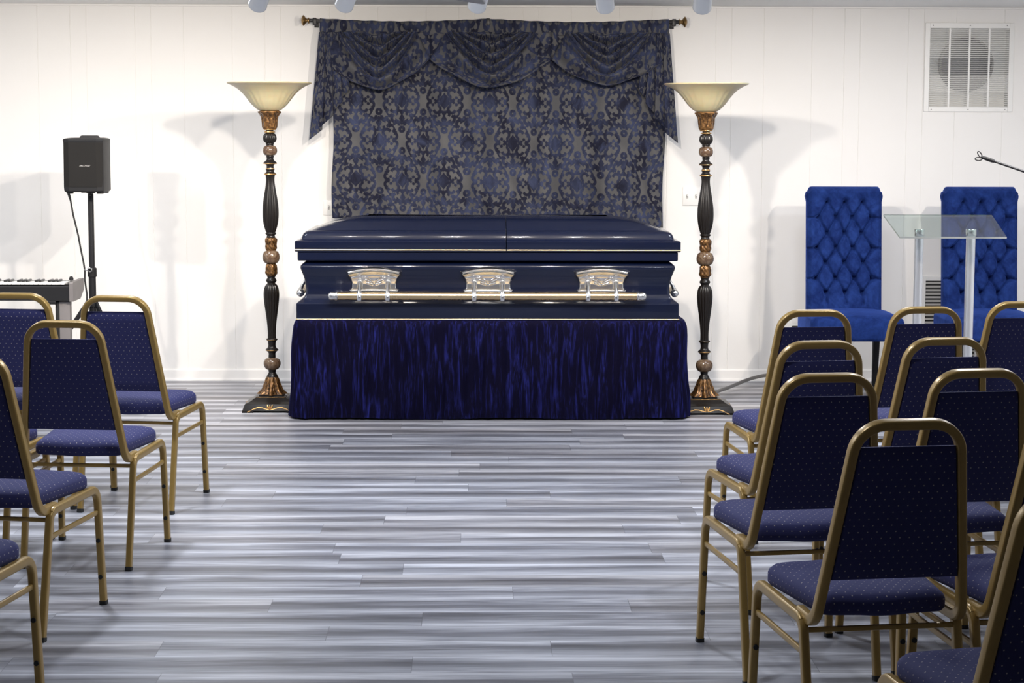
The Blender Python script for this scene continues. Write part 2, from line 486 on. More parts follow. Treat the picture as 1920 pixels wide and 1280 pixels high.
struct('wall_right', MB().box(XR, XR + 0.1, YF, WALL_Y + 0.1, -0.1, CEIL_Z + 0.1), M['wall'])
struct('wall_front', MB().box(XL - 0.1, XR + 0.1, YF - 0.1, YF, -0.1, CEIL_Z + 0.1), M['wall'])
mb = MB()
mb.sweep([(XL, WALL_Y, 0), (XR, WALL_Y, 0)], [(0.0, 0.0), (0.0, 0.022), (0.010, 0.020), (0.018, 0.013), (0.066, 0.011), (0.073, 0.006), (0.074, 0.0)], (0, 0, 1))
struct('baseboard_back', mb, M['trim'])
for sx, nm in ((XL, 'baseboard_left'), (XR - 0.012, 'baseboard_right')):
    struct(nm, MB().box(sx, sx + 0.012, YF, WALL_Y - 0.025, 0, 0.074, 0.003), M['trim'])
mb = MB(); mb.box(XL, XR, WALL_Y - 0.014, WALL_Y + 0.002, CEIL_Z - 0.013, CEIL_Z, 0.003)
struct('trim_1', mb, M['trim'])

# ------------------------------------------------------------------ wall fittings
# extractor grille, top right
g = thing('extractor_grille', 'large white louvred extractor grille high on the wall, round fan behind it', 'vent', (3.1095, WALL_Y, 2.002))
hw, hh = 0.2835, 0.279
mb = MB()
for (a, b, c, d) in ((-hw, -hw + 0.032, -hh, hh), (hw - 0.032, hw, -hh, hh), (-hw + 0.032, hw - 0.032, -hh, -hh + 0.030), (-hw + 0.032, hw - 0.032, hh - 0.034, hh)):
    mb.box(a, b, -0.013, -0.0005, c, d, 0.002, 1)
mb.build('frame', M['vent_white'], g)
mb = MB()
for i in range(1, 4):
    cx = -hw + 0.032 + (2 * hw - 0.064) * i / 4
    mb.box(cx - 0.006, cx + 0.006, -0.011, -0.001, -hh + 0.03, hh - 0.034, 0.001, 1)
mb.build('mullion', M['vent_white'], g)
mb = MB(); ns = 40
for i in range(ns):
    zc = -hh + 0.036 + (2 * hh - 0.075) * i / (ns - 1)
    mb.add([(-hw + 0.03, -0.010, zc - 0.0040), (hw - 0.03, -0.010, zc - 0.0040), (hw - 0.03, -0.002, zc + 0.0012), (-hw + 0.03, -0.002, zc + 0.0012),
            (-hw + 0.03, -0.0095, zc - 0.0049), (hw - 0.03, -0.0095, zc - 0.0049), (hw - 0.03, -0.0015, zc + 0.0003), (-hw + 0.03, -0.0015, zc + 0.0003)],
           [[0, 1, 2, 3], [7, 6, 5, 4], [0, 4, 5, 1], [2, 6, 7, 3], [1, 5, 6, 2], [0, 3, 7, 4]])
mb.build('louvre', M['vent_white'], g, smooth=False)
mb = MB()
mb.box(-0.262, 0.262, 0.085, 0.095, -0.259, 0.259)
mb.box(-0.262, -0.255, 0.005, 0.085, -0.259, 0.259); mb.box(0.255, 0.262, 0.005, 0.085, -0.259, 0.259)
mb.box(-0.255, 0.255, 0.005, 0.085, -0.259, -0.252); mb.box(-0.255, 0.255, 0.005, 0.085, 0.252, 0.259)
mb.build('housing', M['housing'], g, smooth=False)
mb = MB()
rings = []
for (r_, y_) in ((0.172, 0.084), (0.172, 0.03), (0.160, 0.03), (0.160, 0.080)):
    rings.append([(r_ * math.cos(2 * PI * k_ / 40) - 0.005, y_, r_ * math.sin(2 * PI * k_ / 40) + 0.02) for k_ in range(40)])
mb.loft(rings, True); mb.build('fan_ring', M['duct'], g)
for px_, pz_ in ((-0.235, 0.263), (0.0, 0.263), (0.235, 0.263), (-0.235, -0.265), (0.0, -0.265), (0.235, -0.265)):
    MB().cyl((px_, -0.0145, pz_), (px_, -0.0125, pz_), 0.004, 10).build('screw', M['duct'], g)

# low air grille behind the right tall chair
g = thing('return_air_grille', 'grey slatted return air grille low on the wall, half behind the right velvet chair', 'vent', (3.105, WALL_Y, 0.392))
mb = MB(); hw, hh = 0.265, 0.285
for (a, b, c, d) in ((-hw, -hw + 0.03, -hh, hh), (hw - 0.03, hw, -hh, hh), (-hw + 0.03, hw - 0.03, -hh, -hh + 0.03), (-hw + 0.03, hw - 0.03, hh - 0.03, hh), (-0.105, -0.09, -hh + 0.03, hh - 0.03), (0.09, 0.105, -hh + 0.03, hh - 0.03)):
    mb.box(a, b, -0.012, -0.0005, c, d, 0.002, 1)
mb.build('frame', M['vent_white'], g)
mb = MB(); ns = 22
for i in range(ns):
    zc = -hh + 0.042 + (2 * hh - 0.084) * i / (ns - 1)
    mb.add([(-hw + 0.03, -0.011, zc - 0.007), (hw - 0.03, -0.011, zc - 0.007), (hw - 0.03, -0.002, zc + 0.004), (-hw + 0.03, -0.002, zc + 0.004),
            (-hw + 0.03, -0.010, zc - 0.0085), (hw - 0.03, -0.010, zc - 0.0085), (hw - 0.03, -0.001, zc + 0.0025), (-hw + 0.03, -0.001, zc + 0.0025)],
           [[0, 1, 2, 3], [7, 6, 5, 4], [0, 4, 5, 1], [2, 6, 7, 3], [1, 5, 6, 2], [0, 3, 7, 4]])
mb.build('louvre', M['vent_grey'], g, smooth=False)
MB().box(-hw + 0.03, hw - 0.03, -0.0009, -0.0004, -hh + 0.03, hh - 0.03).build('duct_shade_sheet', M['dark'], g, smooth=False)  # thin sheet on the wall, shade of an open duct put into its colour

def switch_plate(name, label, x0, x1, z0, z1, toggles, plugs=False):
    cx, cz = (x0 + x1) / 2, (z0 + z1) / 2
    g = thing(name, label, 'outlet' if plugs else 'light switch', (cx, WALL_Y, cz))
    MB().box(x0 - cx, x1 - cx, -0.007, -0.0003, z0 - cz, z1 - cz, 0.003).build('plate', M['plastic_white'], g)
    for tx in toggles:
        if not plugs:
            MB().box(tx - 0.0055, tx + 0.0055, -0.0085, -0.0065, -0.013, 0.013, 0.001, 1).build('switch_slot', M['vent_grey'], g)
            mt = Matrix.Translation((tx, -0.012, 0.003)) @ Matrix.Rotation(math.radians(-25), 4, 'X')
            MB().box(-0.004, 0.004, -0.010, 0.006, -0.004, 0.004, 0.0015, 1, mat=mt).build('toggle', M['plastic_white'], g)
        else:
            for dz in (-0.024, 0.024):
                MB().box(tx - 0.017, tx + 0.017, -0.0085, -0.0065, dz - 0.014, dz + 0.014, 0.004).build('socket', M['plastic_white'], g)
    return g
switch_plate('light_switch', 'single white toggle switch plate left of the curtain, above the casket end', -0.985, -0.915, 1.059, 1.154, [0.0])
switch_plate('light_switch', 'double white toggle switch plate beside the right floor lamp', 1.302, 1.416, 1.124, 1.242, [-0.028, 0.028])
switch_plate('wall_outlet', 'white wall outlet with black plug, low beside the left velvet chair', 1.990, 2.070, 0.305, 0.425, [0.0], True)
g = thing('power_plug', 'black power plug pushed into the low wall outlet', 'plug', (2.032, WALL_Y - 0.0088, 0.338))
mb = MB(); mb.box(-0.022, 0.022, -0.045, 0.0, -0.017, 0.019, 0.008); mb.build('plug_body', M['rubber'], g)
MB().tube([(0, -0.040, -0.004), (0.0, -0.060, -0.02), (-0.01, -0.075, -0.10), (-0.03, -0.07, -0.22), (-0.06, -0.085, -0.31), (-0.12, -0.12, -0.3325)], 0.0045, 10).build('cord', M['rubber'], g)

# ------------------------------------------------------------------ curtain wall dressing
CY = WALL_Y - 0.112        # plane of the hanging panel
def folds(x):
    return 1.35 * (0.016 * math.sin(x * 10.3 + 0.8) + 0.012 * math.sin(x * 19.1 + 2.0 + 0.7 * math.sin(x * 5)) + 0.007 * math.sin(x * 37.0 + 1.0) + 0.010 * abs(math.sin(x * 7.1 + 0.4)) ** 0.5)
def panel_pt(a, b):
    x = lerp(-0.905, 1.175, a); zt = 2.245; zb = lerp(1.050, 0.985, a) + 0.004 * math.sin(x * 23)
    z = lerp(zb, zt, b)
    am = 0.25 + 0.75 * (1 - b)
    x += 0.012 * (1 - b) * math.sin(x * 9.0) + (0.006 * math.sin(z * 9) if a in (0.0, 1.0) else 0)
    y = CY + folds(x) * am + 0.004 * math.sin(z * 14 + x * 7) + 0.002 * math.sin(z * 41 + x * 31)
    return (x, y, z)
mb = MB()
mb.grid(panel_pt, 260, 90, lambda a, b: (lerp(0, 2.2, a), lerp(0, 1.23, b)))
cp_ = mb.build('curtain', M['damask'], None, ang=80)
sm = cp_.modifiers.new('thickness', 'SOLIDIFY'); sm.thickness = 0.003
tag(cp_, 'blue damask curtain panel hanging flat on the wall behind the casket', 'curtain')

def rod_sag(x):
    # rod on three brackets, sagging a little between them
    xc = 0.06
    q = abs(x - xc) / 1.08
    return 2.272 - 0.018 * math.sin(min(q, 1) * PI) - (0.004 if q < 0.05 else 0.0) * 0
ROD_Y = WALL_Y - 0.155
g = thing('curtain_rod', 'black curtain rod with antique brass finials above the damask curtain', 'curtain rod', (0, 0, 0))
mb = MB(); mb.tube([(x_, ROD_Y, rod_sag(x_)) for x_ in [lerp(-1.055, 1.255, i / 40) for i in range(41)]], 0.0115, 14); mb.build('rod', M['black_metal'], g)
for sx, ex in ((-1, -1.050), (1, 1.250)):
    prof = [(0.013, 0.0), (0.019, 0.002), (0.019, 0.007), (0.012, 0.010), (0.011, 0.016), (0.016, 0.019), (0.0165, 0.022), (0.028, 0.030), (0.033, 0.036), (0.034, 0.038), (0.032, 0.040), (0.024, 0.046), (0.014, 0.050), (0.003, 0.052)]
    m_ = MB(); m_.lathe(prof, 28)
    m_.v = [(ex + sx * p[2], ROD_Y + p[1], rod_sag(ex) + p[0]) for p in m_.v]
    m_.build('finial', M['brass'], g)
for bx in (-1.018, 0.060, 1.219):
    m_ = MB(); zz = rod_sag(bx)
    m_.box(bx - 0.014, bx + 0.014, WALL_Y - 0.006, WALL_Y - 0.0005, zz - 0.035, zz + 0.02, 0.002)
    m_.box(bx - 0.008, bx + 0.008, ROD_Y - 0.014, WALL_Y - 0.004, zz - 0.024, zz - 0.012, 0.002)
    m_.box(bx - 0.011, bx + 0.011, ROD_Y - 0.018, ROD_Y - 0.012, zz - 0.026, zz + 0.018, 0.002)
    m_.box(bx - 0.011, bx + 0.011, ROD_Y + 0.012, ROD_Y + 0.018, zz - 0.026, zz + 0.018, 0.002)
    m_.build('bracket', M['black_metal'], g)

val = thing('swag_valance', 'blue damask valance with three draped swags and pleated side tails', 'valance', (0, 0, 0))
VX_L, VX_R = -0.985, 1.187
HB = 2.205                       # bottom of the header pocket
def head_pt(a, b):
    # pocket over the rod: from the back, over the rod and down the front
    x = lerp(VX_L, VX_R, a)
    zc = rod_sag(x)
    th = lerp(-0.9, 1.25, b) * PI / 2
    r = 0.0165 + 0.0015 * math.sin(x * 55)
    if b < 0.5:
        q = b / 0.5; an = lerp(-0.2, 1.0, q) * PI / 2
        y, z = ROD_Y + r * math.cos(an) , zc + r * math.sin(an)
        y = ROD_Y + r * math.cos(PI / 2 * q); z = zc + r * math.sin(PI / 2 * q)
    else:
        q = (b - 0.5) / 0.5
        if q < 0.3:
            an = PI / 2 + (q / 0.3) * PI / 2
            y, z = ROD_Y + r * math.cos(an), zc + r * math.sin(an)
        else:
            s_ = (q - 0.3) / 0.7
            y = ROD_Y - r - 0.004 * math.sin(s_ * PI) + 0.003 * math.sin(x * 30 + s_); z = lerp(zc, HB - 0.012 + (zc - 2.272) * 0.6, s_)
    return (x, y, z)
mb = MB(); mb.grid(head_pt, 160, 30, lambda a, b: (lerp(0, 2.17, a), 0.13 - b * 0.12 + 0.9))
o = mb.build('header', M['damask'], val, ang=80); sm = o.modifiers.new('thickness', 'SOLIDIFY'); sm.thickness = 0.002

SW_Y = ROD_Y - 0.020
def make_swag(xa, xm, xb, lowz, cornerL, cornerR, seedv, v0):
    rnd = random.Random(seedv); ph = rnd.random() * 2
    wL, wR = xm - xa, xb - xm
    NP = 5
    def pt(a, b):
        t = b; sx = 2 * a - 1; side = wL if sx < 0 else wR
        inner = 0.40
        # where this thread ends on the header: gathered inside the corner, the last one runs to the outer corner
        if t < 0.72: we = lerp(inner, 0.74, t / 0.72); zt_ = HB - 0.004
        else:
            q = smoothstep(0.72, 1.0, t)
            we = lerp(0.74, 1.0, q); zt_ = lerp(HB - 0.004, cornerL if sx < 0 else cornerR, q)
        cen = lerp(HB - 0.028, lowz, t ** 0.92)
        p = lerp(1.15, 1.75, t)
        prof = 1 - abs(sx) ** p
        z = zt_ + (cen - zt_) * prof
        x = xm + sx * side * we
        cf = (1 - abs(sx) ** 2.2)
        pl = math.sin(t * NP * 2 * PI + ph + 0.5 * math.sin(sx * 2 + ph))
        pl = math.copysign(abs(pl) ** 0.8, pl)
        y = SW_Y - 0.012 - 0.055 * cf * math.sin(min(1, t * 1.05) * PI * 0.55) - (0.008 + 0.024 * (0.35 + 0.65 * cf)) * (pl + 1) * (1 - 0.55 * smoothstep(0.85, 1.0, t))
        z += 0.011 * pl * cf + 0.004 * math.sin(sx * 9 + t * 17 + ph)
        return (x, y, z)
    mb = MB(); mb.grid(pt, 70, 110, lambda a, b: ((a - 0.5) * (wL + wR) * 1.15 + seedv * 0.21, v0 - b * 0.95))
    o = mb.build('swag', M['damask'], val, ang=80)
    sm = o.modifiers.new('thickness', 'SOLIDIFY'); sm.thickness = 0.002
def flat_between(xa, xb, zt, zb, seedv):
    # flat gusset behind the swags, pointed down to the seam
    def pt(a, b):
        x = lerp(xa, xb, a)
        z = lerp(zt, zb(a), b)
        return (x, SW_Y + 0.002 - 0.006 * math.sin(a * PI) * b + 0.003 * math.sin(a * 14 + b * 3), z)
    mb = MB(); mb.grid(pt, 40, 20, lambda a, b: (lerp(xa, xb, a), lerp(zt, zb(a), b) + 0.3))
    o = mb.build('gusset', M['damask'], val, ang=80)
    sm = o.modifiers.new('thickness', 'SOLIDIFY'); sm.thickness = 0.002
C1, C2 = -0.299, 0.453
flat_between(-0.985, -0.299, HB, lambda a: 2.03 - 0.02 * math.sin(a * PI), 1)
flat_between(-0.299, 0.453, HB, lambda a: 2.035 - 0.03 * math.sin(a * PI), 2)
flat_between(0.453, 1.187, HB, lambda a: 2.03 - 0.02 * math.sin(a * PI), 3)
make_swag(-0.955, -0.616, C1, 1.845, 2.02, 2.038, 1, 0.55)
make_swag(C1, 0.077, C2, 1.852, 2.036, 2.034, 2, 0.72)
make_swag(C2, 0.800, 1.160, 1.873, 2.034, 2.03, 3, 0.64)
def tail(sign, xo_top, xo_bot, zo, xi_bot, zi):
    # cascade: accordion pleats, longest at the outside
    NZ = 4
    knots = []
    for k in range(NZ):
        x0 = lerp(0, 1, k / NZ); knots.append((x0, 0.0)); knots.append((x0 + 1.0 / NZ * 0.98, 0.0))
    def pt(a, b):
        q = a * NZ; k = min(int(q), NZ - 1); f = q - k
        # forward run 75%, return fold 25%
        if f < 0.72: xx = (k + (f / 0.72) * 1.12) / NZ; dep = lerp(0.0, 0.036, f / 0.72)
        else: xx = (k + lerp(1.12, 1.0, (f - 0.72) / 0.28)) / NZ; dep = lerp(0.036, 0.0, (f - 0.72) / 0.28)
        xx = min(xx, 1.0 if k == NZ - 1 else 2)
        zb = lerp(zo, zi, min(1, a * 1.02)); zt_ = 2.20
        z = lerp(zb, zt_, b)
        xtop = xo_top + sign * 0.150 * xx; xbot = xo_bot + (xi_bot - xo_bot) * xx
        hz = (2.20 - z) / (2.20 - zo)
        x = lerp(xtop, xbot, hz)
        y = SW_Y - 0.006 - dep * (0.5 + 0.5 * (1 - b)) - 0.010 * (1 - a) * 0 - 0.012 * k / NZ + 0.003 * math.sin(z * 20 + k)
        return (x, y, z)
    mb = MB(); mb.grid(pt, 80, 50, lambda a, b: (a * 0.62 + (0.3 if sign > 0 else 0.05), (lerp(lerp(zo, zi, a), 2.20, b))))
    o = mb.build('tail', M['damask'], val, ang=60)
    sm = o.modifiers.new('thickness', 'SOLIDIFY'); sm.thickness = 0.002
tail(1, -0.988, -1.054, 1.536, -0.770, 1.872)
tail(-1, 1.190, 1.249, 1.522, 0.960, 1.872)

# ------------------------------------------------------------------ casket on its skirted bier
CX, CYC = 0.0545, 11.16
def ring_rect(hx, hy, z, r=0.012, n=4, cx=0.0):
    out = []
    for qx, qy, a0 in ((hx - r, hy - r, 0), (-hx + r, hy - r, 90), (-hx + r, -hy + r, 180), (hx - r, -hy + r, 270)):
        for k in range(n + 1):
            a = math.radians(a0 + 90 * k / n); out.append((cx + qx + r * math.cos(a), qy + r * math.sin(a), z))
    return out
cas = thing('casket', 'dark navy metallic casket with gold pinstripes and silver swing-bar handles, lid closed', 'casket', (CX, CYC, 0.0))
LH, LW = 1.069, 0.360
# base moulding
mb = MB()
mb.loft([ring_rect(1.061, LW - 0.002, z_ , 0.008) for z_ in (0.5505, 0.553)] + [ring_rect(1.063, LW, 0.562, 0.008), ring_rect(1.063, LW, 0.640, 0.008), ring_rect(1.058, LW - 0.006, 0.647, 0.008),
         ring_rect(1.040, LW - 0.026, 0.660, 0.010), ring_rect(1.022, LW - 0.040, 0.676, 0.012), ring_rect(1.016, LW - 0.044, 0.690, 0.014)])
mb.build('base_moulding', M['navy_paint'], cas, ang=32)
mb = MB(); mb.loft([ring_rect(1.055, LW - 0.008, 0.5525, 0.008)] + [ring_rect(1.0625 + 0.0035 * math.sin(k_ * PI / 6), LW - 0.0005 + 0.0035 * math.sin(k_ * PI / 6), 0.5555 - 0.0034 * math.cos(k_ * PI / 6), 0.008) for k_ in range(7)] + [ring_rect(1.055, LW - 0.008, 0.5585, 0.008)], False)
mb.build('pinstripe', M['gold_line'], cas, ang=30)
# shell with ogee sides
prof = [(1.016, 0.690), (1.014, 0.72), (1.016, 0.75), (1.024, 0.785), (1.034, 0.815), (1.041, 0.835), (1.041, 0.846), (1.036, 0.856), (1.024, 0.866), (1.014, 0.874), (1.010, 0.880)]
prof = curve(prof, 3)
mb = MB(); mb.loft([ring_rect(h_, LW - (1.060 - h_), z_, 0.02) for h_, z_ in prof]); mb.build('shell', M['navy_paint'], cas, ang=50)
# rim
mb = MB(); mb.loft([ring_rect(1.050, LW - 0.014, 0.8795, 0.006), ring_rect(1.055, LW - 0.008, 0.884, 0.008), ring_rect(1.055, LW - 0.008, 0.926, 0.008), ring_rect(1.040, LW - 0.022, 0.931, 0.008)])
mb.build('rim', M['navy_paint'], cas, ang=32)
# lid in two halves
def lid_half(x0, x1, name):
    hx = (x1 - x0) / 2; mx = (x0 + x1) / 2
    left_out = x0 < 0; inn = 0.0
    def rg(inset, z, r=0.008):
        # inset applies to three outer sides; the seam side stays straight
        xa = x0 + (inset if left_out else 0.0); xb = x1 - (0.0 if left_out else inset)
        hy = LW + 0.001 - inset; out = []
        n = 4
        def corner(cx_, cy_, a0, rr):
            for k in range(n + 1):
                a = math.radians(a0 + 90 * k / n); out.append((cx_ + rr * math.cos(a), cy_ + rr * math.sin(a), z))
        rl = r if left_out else 0.0005; rr_ = 0.0005 if left_out else r
        corner(xb - rr_, hy - rr_, 0, rr_); corner(xa + rl, hy - rl, 90, rl); corner(xa + rl, -hy + rl, 180, rl); corner(xb - rr_, -hy + rr_, 270, rr_)
        return out
    P = [(0.016, 0.9275), (0.002, 0.930), (0.0, 0.934), (0.0, 0.985), (0.004, 0.989), (0.020, 0.992), (0.030, 0.996)]
    # rounded bead then the ogee up to the crown
    P2 = [(0.034, 1.000), (0.037, 1.012), (0.043, 1.026), (0.054, 1.037), (0.070, 1.043), (0.084, 1.044), (0.090, 1.046),
          (0.104, 1.056), (0.125, 1.068), (0.155, 1.084), (0.190, 1.098), (0.230, 1.109), (0.275, 1.116), (0.315, 1.1185)]
    rings = [rg(i_, z_, 0.008 + i_ * 0.25) for i_, z_ in P] + [rg(i_ , z_, 0.012 + i_ * 0.3) for i_, z_ in P2]
    mb = MB(); mb.loft(rings)
    return mb
# ends of the crown slope longer than its sides: stretch the end profile
def stretch(mb, x0, x1, outer_left):
    vs = []
    for (x, y, z) in mb.v:
        if z > 1.047:
            q = (z - 1.047) / (1.1185 - 1.047)
            ext = 0.115 * (q ** 1.3)
            if outer_left: x = x + ext * max(0.0, min(1.0, 1 - (x - x0 - 0.05) / 0.75))
            else: x = x - ext * max(0.0, min(1.0, 1 - (x1 - 0.05 - x) / 0.75))
        vs.append((x, y, z))
    mb.v = vs; return mb
SEAM = 0.101
for (x0, x1, ol) in ((-LH, SEAM - 0.002, True), (SEAM + 0.002, LH, False)):
    mb = stretch(lid_half(x0, x1, ''), x0, x1, ol)
    ld = mb.build('lid', M['navy_paint'], cas, ang=34)
    xa, xb = (x0 - 0.0015, x1) if ol else (x0, x1 + 0.0015)
    m_ = MB(); yf = -(LW + 0.001)
    xo = x0 if ol else x1; xi = x1 if ol else x0
    m_.tube([(xi, yf, 0.9405), (xo, yf, 0.9405), (xo, -yf, 0.9405), (xi, -yf, 0.9405)] if not ol else [(xi, -yf, 0.9405), (xo, -yf, 0.9405), (xo, yf, 0.9405), (xi, yf, 0.9405)], 0.0038, 12)
    m_.build('pinstripe', M['gold_line'], ld, ang=50)

# handles on the front: three arched plates, two arms each, one long bar
BAR_Z, BAR_Y = 0.688, -0.395
def bar_set(parent_y, sgn):
    for pc in (-0.5785, 0.0558, 0.6868):
        cx = pc - CX
        w = 0.156
        # outline of the plate, arched top, waisted sides
        def edge(u_, v_):
            # u_ -1..1 across, v_ 0..1 up
            side = curve([(0.136, 0.0), (0.140, 0.10), (0.126, 0.18), (0.126, 0.45), (0.138, 0.68), (0.150, 0.80), (0.150, 0.90), (0.156, 1.0)], 4)
            for i in range(len(side) - 1):
                if side[i][1] <= v_ <= side[i + 1][1] + 1e-6:
                    f = (v_ - side[i][1]) / max(1e-6, side[i + 1][1] - side[i][1]); hwid = lerp(side[i][0], side[i + 1][0], f); break
            else: hwid = side[-1][0]
            zt = lerp(0.705, 0.822, v_) + 0.024 * v_ * (1 - u_ * u_)
            return cx + u_ * hwid, zt
        def bulge(v_):
            # stepped cornice at the top, flat field, lip at the bottom
            if v_ > 0.82: return 0.030 * math.sin((v_ - 0.82) / 0.18 * PI * 0.8 + 0.35)
            if v_ > 0.68: return 0.017 + 0.008 * (v_ - 0.68) / 0.14
            if v_ > 0.60: return 0.011
            if v_ < 0.10: return 0.018 * math.sin(min(1, v_ / 0.10) * PI) * 0.6 + 0.007
            return 0.009
        def base_y(z_): return -(LW - (1.060 - (1.016 if z_ < 0.75 else lerp(1.016, 1.041, min(1, (z_ - 0.75) / 0.09))))) 
        def pt(a, b):
            u_ = 2 * a - 1; x_, z_ = edge(u_, b)
            rim_ = min(1.0, (1 - abs(u_)) / 0.05, b / 0.03 + 0.2, (1 - b) / 0.03 + 0.2)
            bl = bulge(b)
            # wing ornament pressed in the field
            fx, fz = u_ * 0.13, z_ - 0.765
            orn = 0.0
            if 0.12 < b < 0.62:
                for k_ in range(3):
                    c0 = 0.020 - 0.011 * k_; q = abs(fx)
                    orn = max(orn, 0.0035 * math.exp(-((fz - (c0 - 0.016 + 0.9 * (q - 0.012) * (0.6 - 0.12 * k_) * (1 if q < 0.05 else 0.8))) / 0.0032) ** 2) * (1 if 0.008 < q < 0.062 - 0.010 * k_ else 0))
            return (x_, base_y(z_) - (bl + orn) * max(0.0, rim_) - 0.001, z_)
        m_ = MB(); m_.grid(pt, 64, 48)
        pl = m_.build('handle_plate', M['silver'], cas, ang=40)
        sm_ = pl.modifiers.new('thickness', 'SOLIDIFY'); sm_.thickness = 0.004
        for ax in (-0.078, 0.078):
            x_ = cx + ax; m_ = MB()
            # socket arch
            m_.tube([(x_ - 0.012, -0.334, 0.726), (x_ - 0.013, -0.338, 0.748), (x_ - 0.009, -0.340, 0.766), (x_, -0.341, 0.772), (x_ + 0.009, -0.340, 0.766), (x_ + 0.013, -0.338, 0.748), (x_ + 0.012, -0.334, 0.726)], 0.0035, 8)
            # teardrop arm swinging from the socket down to the bar
            pp = [(x_, -0.336, 0.764), (x_, -0.350, 0.762), (x_, -0.366, 0.748), (x_, -0.382, 0.730), (x_, -0.396, 0.712), (x_, -0.406, 0.695), (x_, -0.409, 0.680), (x_, -0.405, 0.668)]
            m_.sweep(pp, [(0.010 * math.cos(k_ * PI / 6), 0.010 * math.sin(k_ * PI / 6)) for k_ in range(12)], (1, 0, 0), True, 0, [0.6, 0.62, 0.65, 0.8, 1.1, 1.4, 1.6, 1.5])
            m_.tube([(x_ - 0.013, BAR_Y, BAR_Z), (x_ + 0.013, BAR_Y, BAR_Z)], 0.0232, 20)
            m_.build('arm', M['silver'], pl, ang=50)
bar_set(0, 1)
mb = MB(); mb.tube([(-0.838, BAR_Y, BAR_Z), (0.832, BAR_Y, BAR_Z)], 0.0225, 32)
hb = mb.build('handle_bar', M['bar_gold'], cas, ang=50)
for sx, ex in ((-1, -0.836), (1, 0.830)):
    m_ = MB(); m_.lathe([(0.0235, -0.006), (0.0265, -0.003), (0.0265, 0.006), (0.0235, 0.009), (0.0240, 0.016), (0.0255, 0.024), (0.0235, 0.036), (0.018, 0.044), (0.008, 0.048), (0.001, 0.049)], 24)
    m_.v = [(ex + sx * p[2], BAR_Y + p[1], BAR_Z + p[0]) for p in m_.v]
    m_.build('end_cap', M['silver'], hb)
# short handles on the two ends
for sx in (-1, 1):
    bx = sx * 1.052
    m_ = MB(); m_.tube([(bx, -0.20, 0.690), (bx, 0.20, 0.690)], 0.0185, 20)
    eb = m_.build('end_handle', M['bar_gold'], cas, ang=50)
    for sy in (-1, 1):
        c_ = MB(); c_.lathe([(0.0195, -0.004), (0.0225, 0.0), (0.0225, 0.010), (0.020, 0.014), (0.022, 0.022), (0.019, 0.034), (0.010, 0.042), (0.001, 0.044)], 20)
        c_.v = [(bx + p[0], sy * (0.20 + p[2]), 0.690 + p[1]) for p in c_.v]
        c_.build('end_cap', M['silver'], eb)
        a_ = MB(); a_.sweep([(sx * 1.010, sy * 0.15, 0.760), (sx * 1.030, sy * 0.15, 0.756), (sx * 1.045, sy * 0.15, 0.730), (sx * 1.058, sy * 0.15, 0.700), (sx * 1.062, sy * 0.15, 0.675)], circle(0.010), (0, 1, 0), True, 0, [0.8, 0.8, 0.9, 1.3, 1.5])
        a_.build('arm', M['silver'], eb)

# skirt
sk = None
SKX, SKHX_T, SKHX_B = 0.066, 1.094, 1.122
SKY0, SKY1 = 10.765, 11.56
def skirt_mesh():
    mb = MB(); cyc = (SKY0 + SKY1) / 2; rad = 0.07
    base = []
    hx, hy = SKHX_T, (SKY1 - SKY0) / 2
    # perimeter points with outward normals, dense for pleats
    per = []
    def addline(x0, y0, x1, y1, nx, ny):
        L = math.hypot(x1 - x0, y1 - y0); n = max(2, int(L / 0.0055))
        for i in range(n): per.append((lerp(x0, x1, i / n), lerp(y0, y1, i / n), nx, ny))
    def addarc(cx, cy, a0):
        n = 16
        for i in range(n):
            a = math.radians(a0 + 90 * i / n); per.append((cx + rad * math.cos(a), cy + rad * math.sin(a), math.cos(a), math.sin(a)))
    addline(-hx + rad, -hy, hx - rad, -hy, 0, -1); addarc(hx - rad, -hy + rad, -90)
    addline(hx, -hy + rad, hx, hy - rad, 1, 0); addarc(hx - rad, hy - rad, 0)
    addline(hx - rad, hy, -hx + rad, hy, 0, 1); addarc(-hx + rad, hy - rad, 90)
    addline(-hx, hy - rad, -hx, -hy + rad, -1, 0); addarc(-hx + rad, -hy + rad, 180)
    n = len(per); NV = 34; rg = random.Random(4)
    ph = [rg.random() * 6.3 for _ in range(8)]
    rings = []
    for j in range(NV + 1):
        b = j / NV; z = lerp(0.004, 0.548, b); r_ = []
        dn = 1 - b
        for i, (x, y, nx, ny) in enumerate(per):
            s_ = i * 0.0055
            w = (math.sin(s_ * 118 + ph[0] + 0.9 * math.sin(s_ * 31 + dn * 3)) * 0.55 + math.sin(s_ * 61 + ph[1] + dn * 1.5) * 0.5 + math.sin(s_ * 203 + ph[2] + 2 * math.sin(dn * 4 + s_ * 3)) * 0.35)
            o_ = w * 0.0065 * min(1, 0.25 + dn * 2.2) + 0.026 * (1 - b) ** 0.9 + 0.004 * math.sin(dn * 9 + s_ * 12)
            if b > 0.93: o_ -= 0.010 * ((b - 0.93) / 0.07) ** 2
            if j == 0: zz = z + 0.004 + 0.004 * math.sin(s_ * 7)
            else: zz = z
            r_.append((x + nx * o_, y + ny * o_, zz))
        rings.append(r_)
    # soft top edge folding in over the bier
    last = rings[-1]
    rings.append([(p[0] * 0.992, p[1] * 0.985, 0.5495) for p in last])
    mb.loft(rings, False)
    k = len(rings[0]); mb.f.append([len(mb.v) - k + i for i in range(k)]); mb.mi.append(0)
    return mb
so = skirt_mesh().build('casket_skirt', M['skirt'], None, ang=75)
so.location = (SKX, (SKY0 + SKY1) / 2, 0)
tag(so, 'crushed navy velvet skirt hanging to the floor under the casket', 'skirt')

